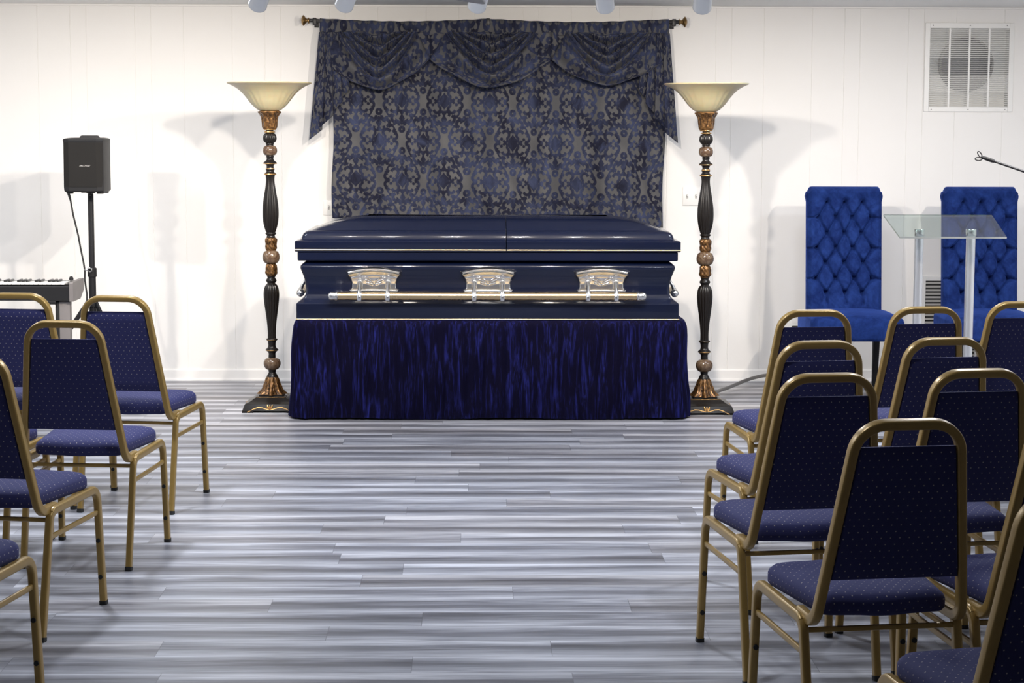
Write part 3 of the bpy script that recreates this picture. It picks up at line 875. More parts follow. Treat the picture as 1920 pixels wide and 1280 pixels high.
# ------------------------------------------------------------------ torchiere floor lamps
def make_torchiere(label):
    L = thing('torchiere_lamp', label, 'floor lamp', (0, 0, 0), 0, 'torchiere lamps beside the casket')
    S = 327.0 * 3.877; S2 = 327.0 * 3.5556
    def z1(yz): return 1.612 + (240 - (130 + yz / 3.877)) / 327.0 + 0.006   # upper zoomed heights to metres
    def z2(yz): return 1.612 + (240 - (440 + yz / 3.5556)) / 327.0 + 0.010
    fl = lambda n, d: (lambda th, f, z: 1 - d * (0.5 + 0.5 * math.cos(n * th)) ** 2)
    # shade: open glass bowl, fluted
    outer = [(65, 316), (84, 308), (106, 291), (134, 262), (160, 228), (182, 200), (206, 176), (232, 156), (262, 138), (290, 126), (303, 119), (300, 112)]
    outer = curve([(r / S, z1(y)) for r, y in outer], 4)
    inner = [(r - 0.005, z + 0.004) for r, z in outer[::-1]][4:]
    mb = MB(); mb.lathe(outer + inner, 96, lambda th, f, z: 1 + 0.012 * math.cos(24 * th) * smoothstep(1.845, 1.80, z) if z < 1.845 else 1.0)
    mb.build('shade', M['shade'], L, ang=60)
    leaf = lambda n, a, ph=0: (lambda th, f, z: 1 + a * math.cos(n * th + ph) * math.sin(f * PI * 0.9 + 0.15) + a * 0.55 * math.cos(2 * n * th + 7 * f) * math.cos(f * 17))
    def seg(name, prof, mat, mod=None, zf=z1, S_=S, n=48, sub=5, c=True):
        P = [(r / S_, zf(y)) for r, y in prof]
        if c: P = curve(P, sub)
        mb = MB(); mb.lathe(P, n, mod); return mb.build(name, mat, L, ang=50)
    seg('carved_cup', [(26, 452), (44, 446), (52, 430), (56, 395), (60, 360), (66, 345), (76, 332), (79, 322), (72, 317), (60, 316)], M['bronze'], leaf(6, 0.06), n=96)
    def ring_(y, r, zf=z1, S_=S, h=0.004):
        mb = MB(); zc = zf(y); rr = r / S_
        mb.lathe([(rr * 0.8, zc - h), (rr * 0.96, zc - h * 0.8), (rr, zc), (rr * 0.96, zc + h * 0.8), (rr * 0.8, zc + h)], 40); mb.build('gilt_ring', M['gilt'], L)
    ring_(449, 45); ring_(467, 40)
    seg('turned_neck', [(30, 478), (27, 470), (26, 462), (27, 450)], M['lamp_black'])
    seg('ribbed_ball', [(28, 546), (40, 538), (48, 522), (49, 508), (46, 492), (38, 480), (28, 475)], M['lamp_black'], fl(16, 0.09), n=128)
    seg('turned_neck', [(27, 565), (26, 558), (30, 552), (27, 545)], M['lamp_black'])
    seg('stone_ball', [(26, 636), (40, 630), (49, 616), (51.5, 600), (49, 584), (41, 570), (26, 563)], M['marble'], n=56)
    seg('turned_collar', [(31, 772), (43, 768), (38, 762), (28, 752), (27, 744), (32, 736), (27, 728), (25, 715), (29, 702), (40, 694), (49, 689), (44, 682), (32, 672), (25, 662), (25, 650), (28, 642), (25, 635)], M['lamp_black'], sub=4)
    ring_(691, 49.5); ring_(730, 31); ring_(769, 44.5)
    seg('fluted_vase', [(34, 1186), (40, 1170), (52, 1125), (58, 1070), (57, 1010), (51, 955), (42, 900), (33, 845), (30, 810), (32, 785), (35, 771)], M['lamp_black'], fl(14, 0.10), n=112)
    seg('turned_collar', [(30, 1240), (31, 1222), (29, 1210), (38, 1200), (39, 1194), (32, 1187), (34, 1184)], M['lamp_black'])
    ring_(1232, 36)
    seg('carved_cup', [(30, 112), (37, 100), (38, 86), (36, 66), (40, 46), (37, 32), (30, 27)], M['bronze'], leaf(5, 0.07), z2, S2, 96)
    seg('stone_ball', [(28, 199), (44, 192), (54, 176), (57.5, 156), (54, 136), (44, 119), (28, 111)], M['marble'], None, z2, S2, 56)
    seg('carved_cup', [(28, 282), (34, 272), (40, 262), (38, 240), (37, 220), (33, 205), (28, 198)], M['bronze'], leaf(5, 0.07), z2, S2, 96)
    seg('turned_collar', [(28, 336), (27, 326), (33, 318), (36, 310), (30, 300), (25, 292), (29, 284), (29, 280)], M['lamp_black'], None, z2, S2)
    seg('fluted_vase', [(28, 702), (27, 660), (31, 600), (38, 540), (46, 480), (51, 430), (52, 400), (49, 370), (40, 345), (29, 334)], M['lamp_black'], fl(14, 0.10), z2, S2, 112)
    seg('turned_collar', [(24, 830), (24, 815), (23, 800), (31, 786), (43, 776), (38, 768), (28, 758), (25, 745), (26, 728), (29, 716), (38, 706), (34, 700), (27, 698)], M['lamp_black'], None, z2, S2, sub=4)
    ring_(706, 38, z2, S2, 0.003); ring_(776, 43.5, z2, S2, 0.003)
    seg('stone_ball', [(24, 911), (42, 902), (53, 884), (57, 866), (53, 848), (42, 834), (24, 826)], M['marble'], None, z2, S2, 56)
    seg('turned_neck', [(38, 956), (33, 942), (24, 928), (25, 918), (26, 909)], M['lamp_black'], None, z2, S2)
    ztop = z2(955); zb0 = 0.090
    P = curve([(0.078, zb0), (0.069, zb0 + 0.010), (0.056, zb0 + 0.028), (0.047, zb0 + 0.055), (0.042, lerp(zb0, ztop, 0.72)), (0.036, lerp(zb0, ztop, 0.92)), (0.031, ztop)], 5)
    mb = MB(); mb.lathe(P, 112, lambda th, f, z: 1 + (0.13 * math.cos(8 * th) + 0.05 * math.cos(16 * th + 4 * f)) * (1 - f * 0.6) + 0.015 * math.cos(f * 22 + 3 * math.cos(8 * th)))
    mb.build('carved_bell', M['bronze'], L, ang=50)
    # square base, hollowed front edges with gilt scrolls
    mb = MB()
    mb.loft([ring_rect(q, q, z_, 0.004) for q, z_ in ((0.157, 0.012), (0.143, 0.048), (0.140, 0.050), (0.128, 0.054), (0.112, 0.062), (0.098, 0.073), (0.086, 0.079), (0.085, 0.083), (0.070, 0.084), (0.069, 0.0915), (0.060, 0.0925))])
    for sx in (-1, 1):
        for sy in (-1, 1):
            m0 = [(sx * 0.158, sy * 0.158), (sx * 0.095, sy * 0.158), (sx * 0.095, sy * 0.095), (sx * 0.158, sy * 0.095)]
            mb.loft([[(p[0], p[1], 0.0) for p in m0], [(p[0] * 0.99, p[1] * 0.99, 0.013) for p in m0]])
    mb.build('base', M['lamp_black'], L, ang=30)
    for k in range(4):
        rot = Matrix.Rotation(k * PI / 2, 4, 'Z'); m_ = MB()
        for sx in (-1, 1):
            pts = [Vector((sx * q[0], -0.1565 + q[1] * 0.25, q[1])) for q in ((0.005, 0.017), (0.022, 0.021), (0.045, 0.028), (0.068, 0.029), (0.092, 0.022), (0.112, 0.011), (0.128, 0.004))]
            m_.tube([rot @ p for p in pts], 0.0034, 8)
        for dx_ in (-0.012, 0, 0.012):
            m_.tube([rot @ Vector((dx_ * 0.5, -0.152, 0.018)), rot @ Vector((dx_, -0.149, 0.032)), rot @ Vector((dx_ * 1.3, -0.145, 0.046))], 0.0055, 8, True, 0, [0.6, 1.1, 0.5])
        m_.build('gilt_scroll', M['gilt'], L)
    m_ = MB(); m_.box(-0.084, 0.084, -0.0865, 0.0865, 0.0785, 0.0815, 0.001, 1); m_.box(-0.0865, 0.0865, -0.084, 0.084, 0.0785, 0.0815, 0.001, 1); m_.build('gilt_edge', M['gilt'], L)
    return L
lampA = make_torchiere('ornate black and bronze torchiere floor lamp left of the casket')
lampA.location = (-1.183, 11.16, 0.0)
lampB = copy_tree(lampA); lampB['label'] = 'ornate black and bronze torchiere floor lamp right of the casket'
lampB.location = (1.296, 11.08, 0.0); lampB.rotation_euler = (0, math.radians(-0.3), 0)

# flat grey cord on the floor beside the right lamp
mb = MB()
ctl = [(1.22, 11.42, 0.004), (1.30, 11.55, 0.004), (1.42, 11.72, 0.010), (1.54, 11.86, 0.026), (1.66, 12.0, 0.050), (1.76, 12.08, 0.066), (1.83, 12.13, 0.066), (1.90, 12.17, 0.045), (1.96, 12.22, 0.012), (2.06, 12.27, 0.004)]
pts = []
for i in range(len(ctl) - 1):
    p0, p1, p2, p3 = (Vector(ctl[max(0, min(len(ctl) - 1, i + q))]) for q in (-1, 0, 1, 2))
    for k in range(6):
        q = k / 6
        pts.append(0.5 * ((2 * p1) + (p2 - p0) * q + (2 * p0 - 5 * p1 + 4 * p2 - p3) * q * q + (-p0 + 3 * p1 - 3 * p2 + p3) * q ** 3))
mb.sweep(pts, rrect(0.022, 0.0075, 0.0036, 3), None)
co_ = mb.build('floor_cord', M['cord_grey'], None)
co_.location.z = 0.009
tag(co_, 'thick grey cord arching off the floor right of the casket, by the baseboard', 'cord')

# ------------------------------------------------------------------ loudspeaker on stand, keyboard
st = thing('speaker_stand', 'black pole stand under the loudspeaker at the left wall', 'speaker stand', (-2.270, 11.5, 0))
MB().tube([(0, 0, 0.60), (0, 0, 1.225)], 0.0175, 16).build('pole', M['black_metal'], st)
MB().tube([(0, 0, 0.16), (0, 0, 0.745)], 0.0215, 16).build('lower_tube', M['black_metal'], st)
mb = MB(); mb.lathe([(0.022, 0.735), (0.027, 0.738), (0.027, 0.785), (0.022, 0.79)], 20); mb.build('collar', M['black_plastic'], st)
mb = MB(); mb.tube([(-0.024, -0.012, 0.778), (-0.046, -0.02, 0.778)], 0.006, 10); mb.tube([(-0.018, -0.030, 0.786), (-0.006, -0.034, 0.79), (0.004, -0.034, 0.784), (0.004, -0.034, 0.772), (-0.006, -0.034, 0.768), (-0.018, -0.030, 0.774)], 0.004, 8)
mb.build('knob', M['chrome'], st)
mb = MB(); mb.lathe([(0.022, 0.56), (0.030, 0.562), (0.030, 0.60), (0.022, 0.605)], 20); mb.build('hub', M['black_plastic'], st)
for k in range(3):
    a = math.radians(200 + 120 * k); dx, dy = math.cos(a), math.sin(a)
    m_ = MB(); m_.sweep([(dx * 0.03, dy * 0.03, 0.585), (dx * 0.36, dy * 0.36, 0.10), (dx * 0.42, dy * 0.42, 0.012)], rrect(0.026, 0.014, 0.003, 2))
    lg = m_.build('leg', M['black_metal'], st)
    m_ = MB(); m_.tube([(dx * 0.0, dy * 0.0, 0.18), (dx * 0.26, dy * 0.26, 0.24)], 0.007, 8); m_.build('brace', M['black_metal'], st)
    m_ = MB(); m_.box(dx * 0.42 - 0.02, dx * 0.42 + 0.02, dy * 0.42 - 0.02, dy * 0.42 + 0.02, 0.0, 0.022, 0.005); m_.build('foot_cap', M['rubber'], lg)
mb = MB()
for zz in (0.92, 1.065, 1.215): mb.cyl((0.002, -0.0168, zz), (0.002, -0.0185, zz), 0.0035, 10)
mb.build('height_pin', M['chrome'], st)

sp = thing('loudspeaker', 'small black loudspeaker on a pole stand at the left wall', 'loudspeaker', (-2.268, 11.5, 1.2265), math.radians(-6))
# trapezoid cabinet, wider front, domed top
def cab(z, fw, bw, d0, d1, r=0.02):
    return [(-fw, -d0, z), (-fw + 0.035, -d0 - 0.020, z), (fw - 0.035, -d0 - 0.020, z), (fw, -d0, z), (fw, -d0 + 0.05, z), (bw, d1, z), (-bw, d1, z), (-fw, -d0 + 0.05, z)]
mb = MB()
mb.loft([cab(0.010, 0.112, 0.075, 0.125, 0.13), cab(0.018, 0.117, 0.08, 0.13, 0.135), cab(0.040, 0.119, 0.08, 0.130, 0.135), cab(0.290, 0.117, 0.08, 0.130, 0.135), cab(0.308, 0.119, 0.08, 0.133, 0.137), cab(0.316, 0.117, 0.08, 0.13, 0.135), cab(0.3205, 0.100, 0.07, 0.118, 0.12), cab(0.3235, 0.078, 0.055, 0.10, 0.10)])
mb.build('cabinet', M['black_plastic'], sp, ang=25)
mb = MB()
mb.loft([[(-0.116, -0.1315, z_), (-0.081, -0.1525, z_), (0.081, -0.1525, z_), (0.116, -0.1315, z_), (0.114, -0.129, z_), (0.081, -0.149, z_), (-0.081, -0.149, z_), (-0.114, -0.129, z_)] for z_ in (0.040, 0.296)])
mb.build('grille', M['grille'], sp, smooth=False)
mb = MB(); mb.sweep(fillet([(-0.05, 0.0, 0.316), (-0.045, 0.0, 0.3215), (0.045, 0.0, 0.3215), (0.05, 0.0, 0.316)], [0, 0.006, 0.006, 0]), rrect(0.03, 0.006, 0.002, 2)); mb.build('carry_handle', M['black_plastic'], sp)
for fx in (-0.09, 0.09):
    for fy in (-0.11, 0.08):
        MB().box(fx * (1 if fy < 0 else 0.7) - 0.018, fx * (1 if fy < 0 else 0.7) + 0.018, fy - 0.015, fy + 0.015, 0.0, 0.0125, 0.004).build('foot', M['rubber'], sp)
mb = MB(); mb.tube([(0, 0, 0.0), (0, 0, 0.012)], 0.026, 20); mb.build('pole_socket', M['black_plastic'], sp)
cu = bpy.data.curves.new('logo', 'FONT'); cu.body = 'BOSE'; cu.size = 0.020; cu.extrude = 0.0008; cu.shear = 0.35; cu.space_character = 1.12; cu.align_x = 'CENTER'
tmp = bpy.data.objects.new('logo_text', cu); COL.objects.link(tmp)
bpy.context.view_layer.update()
me = bpy.data.meshes.new_from_object(tmp); bpy.data.objects.remove(tmp); me.name = 'logo'
me.transform(Matrix.Translation((0.012, -0.1533, 0.158)) @ Matrix.Rotation(PI / 2, 4, 'X') @ Matrix.Diagonal((1.25, 0.62, 1, 1)))
me.materials.clear(); me.materials.append(M['logo'])
lo = bpy.data.objects.new('logo', me); COL.objects.link(lo); lo.parent = sp; lo['label'] = 'small pale grey slanted lettering BOSE'

mb = MB()
mb.tube([(-2.392, 11.53, 1.50), (-2.398, 11.52, 1.42), (-2.405, 11.50, 1.33), (-2.400, 11.49, 1.26), (-2.388, 11.49, 1.20), (-2.372, 11.49, 1.10), (-2.345, 11.49, 0.98), (-2.332, 11.49, 0.90), (-2.316, 11.485, 0.82), (-2.308, 11.48, 0.77), (-2.310, 11.48, 0.72), (-2.298, 11.47, 0.64), (-2.298, 11.47, 0.50), (-2.32, 11.44, 0.30), (-2.36, 11.40, 0.05), (-2.42, 11.38, 0.006), (-2.60, 11.30, 0.006)], 0.0052, 10)
mb.tube([(-2.394, 11.56, 1.44), (-2.402, 11.53, 1.38), (-2.412, 11.50, 1.31), (-2.408, 11.49, 1.245), (-2.388, 11.488, 1.185)], 0.0032, 8)
spc = mb.build('speaker_cable', M['rubber'], None)
tag(spc, 'black cable hanging from the loudspeaker down its stand', 'cable')

kb = thing('digital_piano', 'black digital piano on grey legs at the left edge, behind the chairs', 'keyboard', (-2.29, 11.0, 0), math.radians(0))
KL = -1.36
mb = MB()
mb.loft([[(x_, 0.0, 0.638), (x_, 0.0, 0.715), (x_, 0.006, 0.722), (x_, 0.03, 0.722), (x_, 0.03, 0.727), (x_, 0.17, 0.727), (x_, 0.175, 0.731), (x_, 0.30, 0.731), (x_, 0.30, 0.638)] for x_ in (KL, -0.012)])
mb.build('body', M['black_plastic'], kb, smooth=False)
mb = MB(); mb.loft([[(x_, -0.004, 0.634), (x_, -0.004, 0.735), (x_, 0.0, 0.742), (x_, 0.30, 0.744), (x_, 0.302, 0.678), (x_, 0.20, 0.634)] for x_ in (-0.012, 0.010)])
mb.build('end_panel', M['grey_wood'], kb, smooth=False)
mb = MB(); mb.loft([[(x_, -0.004, 0.634), (x_, -0.004, 0.735), (x_, 0.0, 0.742), (x_, 0.30, 0.744), (x_, 0.302, 0.678), (x_, 0.20, 0.634)] for x_ in (KL - 0.022, KL)])
mb.build('end_panel', M['grey_wood'], kb, smooth=False)
nk = 52; kw = (abs(KL) - 0.07) / nk
mb = MB()
for i in range(nk):
    xa = KL + 0.03 + i * kw
    mb.box(xa + 0.0006, xa + kw - 0.0006, 0.012, 0.165, 0.7275, 0.738, 0.0012, 1)
wk = mb.build('white_keys', M['key_white'], kb); wk['kind'] = 'stuff'
mb = MB()
for i in range(nk - 1):
    if (i + 5) % 7 in (0, 1, 3, 4, 5):
        xa = KL + 0.03 + (i + 1) * kw
        mb.box(xa - 0.006, xa + 0.006, 0.062, 0.165, 0.7375, 0.750, 0.002, 1)
bk = mb.build('black_keys', M['key_black'], kb); bk['kind'] = 'stuff'
for lx in (-0.045, KL + 0.045):
    m_ = MB(); m_.box(lx - 0.030, lx + 0.030, 0.02, 0.075, 0.0, 0.634, 0.003); m_.box(lx - 0.03, lx + 0.03, 0.0, 0.30, 0.0, 0.028, 0.004)
    m_.build('leg', M['grey_wood'], kb)
    m_ = MB(); m_.box(lx - 0.052, lx - 0.0305, 0.02, 0.28, 0.03, 0.634, 0.003); m_.build('side_board', M['black_plastic'], kb)
mb = MB(); mb.box(KL + 0.08, -0.10, 0.20, 0.225, 0.12, 0.42, 0.003); mb.build('back_board', M['black_plastic'], kb)
mb = MB(); mb.box(-0.135, -0.090, -0.0, 0.03, 0.617, 0.637, 0.002); mb.build('headphone_jack', M['black_plastic'], kb)
mb = MB(); mb.lathe([(0.012, 0.748), (0.013, 0.754), (0.010, 0.765), (0.004, 0.769)], 16, None, 0, (-0.020, 0.10)); mb.build('power_knob', M['black_plastic'], kb)

# ------------------------------------------------------------------ tall velvet chairs
def tufted_chair(label, x, y):
    g = thing('tall_velvet_chair', label, 'chair', (x, y, 0), 0, 'tufted velvet chairs at the wall')
    ZT, ZB, HWD = 1.262, 0.44, 0.226
    px_ = 0.000717
    btn = []
    rows = [(180, (250, 400, 553)), (313, (170, 325, 465, 628)), (448, (250, 398, 545)), (573, (155, 325, 470, 638)), (700, (235, 395, 560)), (833, (150, 323, 483, 635)), (955, (240, 405, 550))]
    for yy_, xs_ in rows:
        for xx_ in xs_: btn.append(((xx_ - 400) * px_, ZT + 0.005 - (yy_ - 40) * px_))
    lines = []
    for r in range(len(rows) - 1):
        za = ZT + 0.005 - (rows[r][0] - 40) * px_; zb = ZT + 0.005 - (rows[r + 1][0] - 40) * px_
        for xa in rows[r][1]:
            for xb in rows[r + 1][1]:
                if abs(xa - xb) < 110: lines.append((((xa - 400) * px_, za), ((xb - 400) * px_, zb)))
    for r in (1, 3, 5):
        za = ZT + 0.005 - (rows[r][0] - 40) * px_
        lines.append((((rows[r][1][0] - 400) * px_, za), (-HWD - 0.02, za - 0.004))); lines.append((((rows[r][1][-1] - 400) * px_, za), (HWD + 0.02, za - 0.004)))
    for xx_ in rows[-1][1]:
        za = ZT + 0.005 - (rows[-1][0] - 40) * px_; lines.append((((xx_ - 400) * px_, za), ((xx_ - 400) * px_ + 0.003, za - 0.06)))
    def seg_d(px, pz, l):
        (x0, z0), (x1, z1) = l; dx, dz = x1 - x0, z1 - z0
        q = max(0, min(1, ((px - x0) * dx + (pz - z0) * dz) / (dx * dx + dz * dz)))
        return math.hypot(px - x0 - q * dx, pz - z0 - q * dz)
    def front(a, b):
        xx = lerp(-HWD, HWD, a); zz = lerp(ZB, ZT - 0.012, b)
        d = min(math.hypot(xx - p[0], zz - p[1]) for p in btn)
        c = min(seg_d(xx, zz, l) for l in lines)
        dep = 0.038 * math.exp(-(d / 0.016) ** 2) + 0.022 * math.exp(-(c / 0.0085) ** 2) + 0.004 * math.exp(-(d / 0.035) ** 2)
        edge = min(xx + HWD, HWD - xx)
        rnd = 0.022 * (1 - smoothstep(0, 0.030, edge)) ** 2
        roll = 0.045 * smoothstep(ZT - 0.085, ZT - 0.02, zz) - 0.055 * smoothstep(ZT - 0.030, ZT - 0.011, zz) ** 2
        zz -= 0.022 * (1 - smoothstep(0, 0.028, edge)) ** 2 * smoothstep(ZT - 0.05, ZT - 0.012, zz)
        wr = 0.0016 * math.sin(xx * 160 + zz * 60) * math.sin(zz * 130 + xx * 40)
        lean = (zz - 0.5) * 0.10
        return (xx, -0.065 + dep + rnd - roll * 0.4 + wr + lean, zz)
    NU, NV = 96, 150
    mb = MB(); mb.grid(front, NU, NV)
    # close with sides, top roll and back
    def side_ring(a, b): pass
    rim = []
    idx = lambda i, j: j * (NU + 1) + i
    loop = [idx(i, 0) for i in range(NU + 1)] + [idx(NU, j) for j in range(1, NV + 1)] + [idx(i, NV) for i in range(NU - 1, -1, -1)] + [idx(0, j) for j in range(NV - 1, 0, -1)]
    base = len(mb.v); nl = len(loop)
    offs = [(0.010, 0.012), (0.050, 0.010), (0.060, -0.006)]
    prev = loop
    for dy, grow in offs:
        cur = []
        for li in loop:
            x0, y0, z0 = mb.v[li]
            lean = (z0 - 0.5) * 0.10
            zz = z0 + (grow if z0 > ZT - 0.03 else 0) * 1.0
            xx = x0 + (0.004 if abs(x0) > HWD - 0.001 else 0) * (1 if x0 > 0 else -1) + (0.007 * smoothstep(ZT - 0.10, ZT - 0.06, z0) * (1 - smoothstep(ZT - 0.06, ZT - 0.03, z0)) * (1 if x0 > 0 else -1) if abs(x0) > HWD - 0.001 else 0)
            mb.v.append((xx, -0.040 + dy + lean + 0.0, zz)); cur.append(len(mb.v) - 1)
        for i in range(nl):
            mb.f.append([prev[i], prev[(i + 1) % nl], cur[(i + 1) % nl], cur[i]]); mb.mi.append(0)
        prev = cur
    mb.f.append(prev[::-1]); mb.mi.append(0)
    mb.uv = {}
    mb.build('backrest', M['royal'], g, ang=70)
    for p in btn:
        m_ = MB(); yb = front((p[0] + HWD) / (2 * HWD), (p[1] - ZB) / (ZT - 0.012 - ZB))[1]
        prof = [(0.0005, 0.010), (0.005, 0.009), (0.0075, 0.005), (0.0078, 0.0), (0.006, -0.004)]
        m_.lathe(prof, 12); m_.v = [(p[0] + q[0], yb - q[2] * 0.9, p[1] + q[1]) for q in m_.v]
        m_.build('button', M['royal'], g)
    # seat: crowned cushion
    HS = 0.282
    def seat_ring(q, z, ins):
        pts = []
        for qx, qy, a0, r in ((HS - ins, 0.02, 0, 0.04), (-HS + ins, 0.02, 90, 0.04), (-HS + ins, -0.50 + ins, 180, 0.055), (HS - ins, -0.50 + ins, 270, 0.055)):
            sx = 1 if qx > 0 else -1; sy = 1 if qy > 0 else -1
            cx_, cy_ = qx - sx * r, qy - sy * r
            for k in range(7):
                a = math.radians(a0 + 15 * k); pts.append((cx_ + r * math.cos(a), cy_ + r * math.sin(a), z))
        return pts
    mb = MB()
    mb.loft([seat_ring(0, 0.362, 0.012), seat_ring(0, 0.366, 0.003), seat_ring(0, 0.385, 0.0), seat_ring(0, 0.470, 0.0), seat_ring(0, 0.488, 0.006), seat_ring(0, 0.500, 0.020), seat_ring(0, 0.508, 0.05), seat_ring(0, 0.516, 0.11), seat_ring(0, 0.520, 0.18)])
    mb.build('seat', M['royal'], g, ang=60)
    for sx in (-1, 1):
        for yy_, sp_ in ((-0.44, 0.0), (-0.02, 0.03)):
            m_ = MB(); xx = sx * 0.205
            m_.loft([[(xx + c[0] * k_, yy_ + c[1] * k_ + o_, z_) for c in rrect(0.042, 0.042, 0.004, 2)] for k_, o_, z_ in ((0.72, sp_, 0.0), (1.0, 0.0, 0.364))])
            m_.build('leg', M['black_plastic'], g, ang=30)
    return g
tc1 = tufted_chair('tall royal blue tufted velvet chair nearer the casket, left of the lectern', 2.250, 11.95)
tc2 = copy_tree(tc1); tc2.location = (3.089, 11.95, 0); tc2['label'] = 'tall royal blue tufted velvet chair at the right edge, behind the lectern'

# ------------------------------------------------------------------ lectern
lec = thing('lectern', 'clear glass topped lectern on two silver posts at the right', 'lectern', (2.522, 10.5, 0), 0)
top = MB()
a0 = Vector((-0.297, 0.20, 1.137)); a1 = Vector((0.300, 0.20, 1.137)); b1 = Vector((0.292, -0.15, 1.035)); b0 = Vector((-0.280, -0.15, 1.035))
nn = (a1 - a0).cross(b0 - a0).normalized(); nn = nn if nn.z > 0 else -nn
th = nn * 0.009
top.add([a0, a1, b1, b0, a0 + th, a1 + th, b1 + th, b0 + th], [[0, 1, 2, 3], [7, 6, 5, 4]], 0)
for fc in ([0, 4, 5, 1], [1, 5, 6, 2], [2, 6, 7, 3], [3, 7, 4, 0]): top.f.append(fc); top.mi.append(2 if 2 in fc and 6 in fc and 3 in fc else 1)
top.build('glass_top', [M['glass'], M['glass_edge'], M['glass_edge_pale']], lec, smooth=False)
for px__ in (-0.142, 0.138):
    zt = 1.079 - 0.02
    m_ = MB(); m_.tube([(px__, 0.0, 0.02), (px__, 0.0, 1.042)], 0.0245, 28); ps = m_.build('post', M['alu'], lec, ang=50)
    m_ = MB(); m_.lathe([(0.0265, 1.036), (0.028, 1.038), (0.028, 1.068), (0.026, 1.071)], 28, None, 0, (px__, 0.0)); m_.build('post_cap', M['chrome'], ps, ang=50)
mb = MB(); mb.box(-0.26, 0.26, -0.17, 0.20, 0.0, 0.022, 0.004); mb.build('base_plate', M['alu'], lec)

# ------------------------------------------------------------------ microphone boom at the right edge
mic = thing('microphone_stand', 'black microphone boom arm with empty clip reaching in at the right edge', 'microphone stand', (3.20, 10.0, 0))
p0 = Vector((-0.615, 0.0, 1.469)); p1 = Vector((0.30, 0.0, 1.165)); dr = (p1 - p0).normalized()
MB().tube([p0, p1], 0.0062, 12).build('boom_arm', M['black_metal'], mic)
mb = MB(); mb.tube([p0 - dr * 0.004, p0 + dr * 0.012, p0 + dr * 0.05, p0 + dr * 0.062], 0.0095, 12, True, 0, [0.7, 1.0, 1.05, 0.75])
mb.build('boom_tip', M['black_plastic'], mic)
nrm = Vector((0, 0, 1)); upv = (nrm - dr * nrm.dot(dr)).normalized()
mb = MB()
def loop(cen, ax, r1, r2, rad):
    sd = ax.cross(Vector((0, 1, 0))).normalized()
    mb.tube([cen + ax * (r1 * math.cos(2 * PI * k / 16)) + sd * (r2 * math.sin(2 * PI * k / 16)) for k in range(17)], rad, 8)
loop(p0 - dr * 0.022 + upv * 0.010, (dr * -0.78 + upv * 0.6).normalized(), 0.017, 0.008, 0.0028)
loop(p0 - dr * 0.020 - upv * 0.014, (dr * -0.85 - upv * 0.25).normalized(), 0.018, 0.008, 0.0028)
mb.tube([p0 + dr * 0.004, p0 - dr * 0.010], 0.008, 10)
mb.build('clip', M['black_plastic'], mic)
MB().tube([(0, 0, 0.05), (0, 0, 1.25)], 0.009, 14).build('pole', M['black_metal'], mic)
mb = MB(); mb.box(-0.02, 0.02, -0.02, 0.02, 1.235, 1.29, 0.006); mb.build('swivel', M['black_plastic'], mic)
for k in range(3):
    a = math.radians(30 + 120 * k)
    MB().tube([(0, 0, 0.12), (0.30 * math.cos(a), 0.30 * math.sin(a), 0.010)], 0.0085, 10).build('leg', M['black_metal'], mic)

# ------------------------------------------------------------------ track lights
tr = MB(); tr.box(-3.3, 3.3, 9.182, 9.218, CEIL_Z - 0.022, CEIL_Z, 0.003)
tro = tr.build('light_track', M['head_white'], None); tag(tro, 'white lighting track on the ceiling carrying the spotlights', 'light track')
TL = ['white track spotlight, first from the left, above the left floor lamp', 'white track spotlight, second from the left, above the left swag',
      'white track spotlight, middle one, above the centre of the curtain rod', 'white track spotlight, second from the right, above the right swag', 'white track spotlight, rightmost, above the right floor lamp']
vis = [h for h in HEADS if abs(h[0]) < 2.5]; off = [h for h in HEADS if abs(h[0]) > 2.5]
def spotlight(h, label):
    hx, hy, tilt, k = h; ax = head_axis(tilt)
    g = thing('track_spotlight', label, 'spotlight', (hx, hy, CEIL_Z - 0.022), 0, 'spotlights on the ceiling track')
    c = Vector((0, 0, HEAD_Z - (CEIL_Z - 0.022)))
    q = ax.to_track_quat('Z', 'Y').to_matrix()
    mb = MB(); P = [(0.020, -0.060), (0.034, -0.052), (0.041, -0.036), (0.043, -0.02), (0.0435, 0.070), (0.0445, 0.078), (0.043, 0.080), (0.040, 0.076), (0.040, 0.010), (0.012, 0.004)]
    mb.lathe(P, 36); mb.v = [tuple(c + q @ Vector(p)) for p in mb.v]; mb.build('lamp_head', M['head_white'], g, ang=45)
    mb = MB(); mb.lathe([(0.012, 0.012), (0.030, 0.045), (0.034, 0.062), (0.028, 0.070), (0.010, 0.074), (0.002, 0.0745)], 24); mb.v = [tuple(c + q @ Vector(p)) for p in mb.v]; mb.build('bulb', M['bulb'], g)
    mb = MB(); s_ = 0.049
    lat = Vector((1, 0, 0)); lat = (lat - ax * lat.dot(ax)).normalized()
    mb.sweep(fillet([c + lat * s_, c + lat * s_ + Vector((0, 0, 0.075)), c - lat * s_ + Vector((0, 0, 0.075)), c - lat * s_], [0, 0.015, 0.015, 0]), rrect(0.012, 0.003, 0.001, 1)); mb.build('yoke', M['head_white'], g)
    mb = MB(); mb.tube([c + Vector((0, 0, 0.075)), (0, 0, 0)], 0.010, 12); mb.build('stem', M['head_white'], g)
for h, lb in zip(vis, TL): spotlight(h, lb)

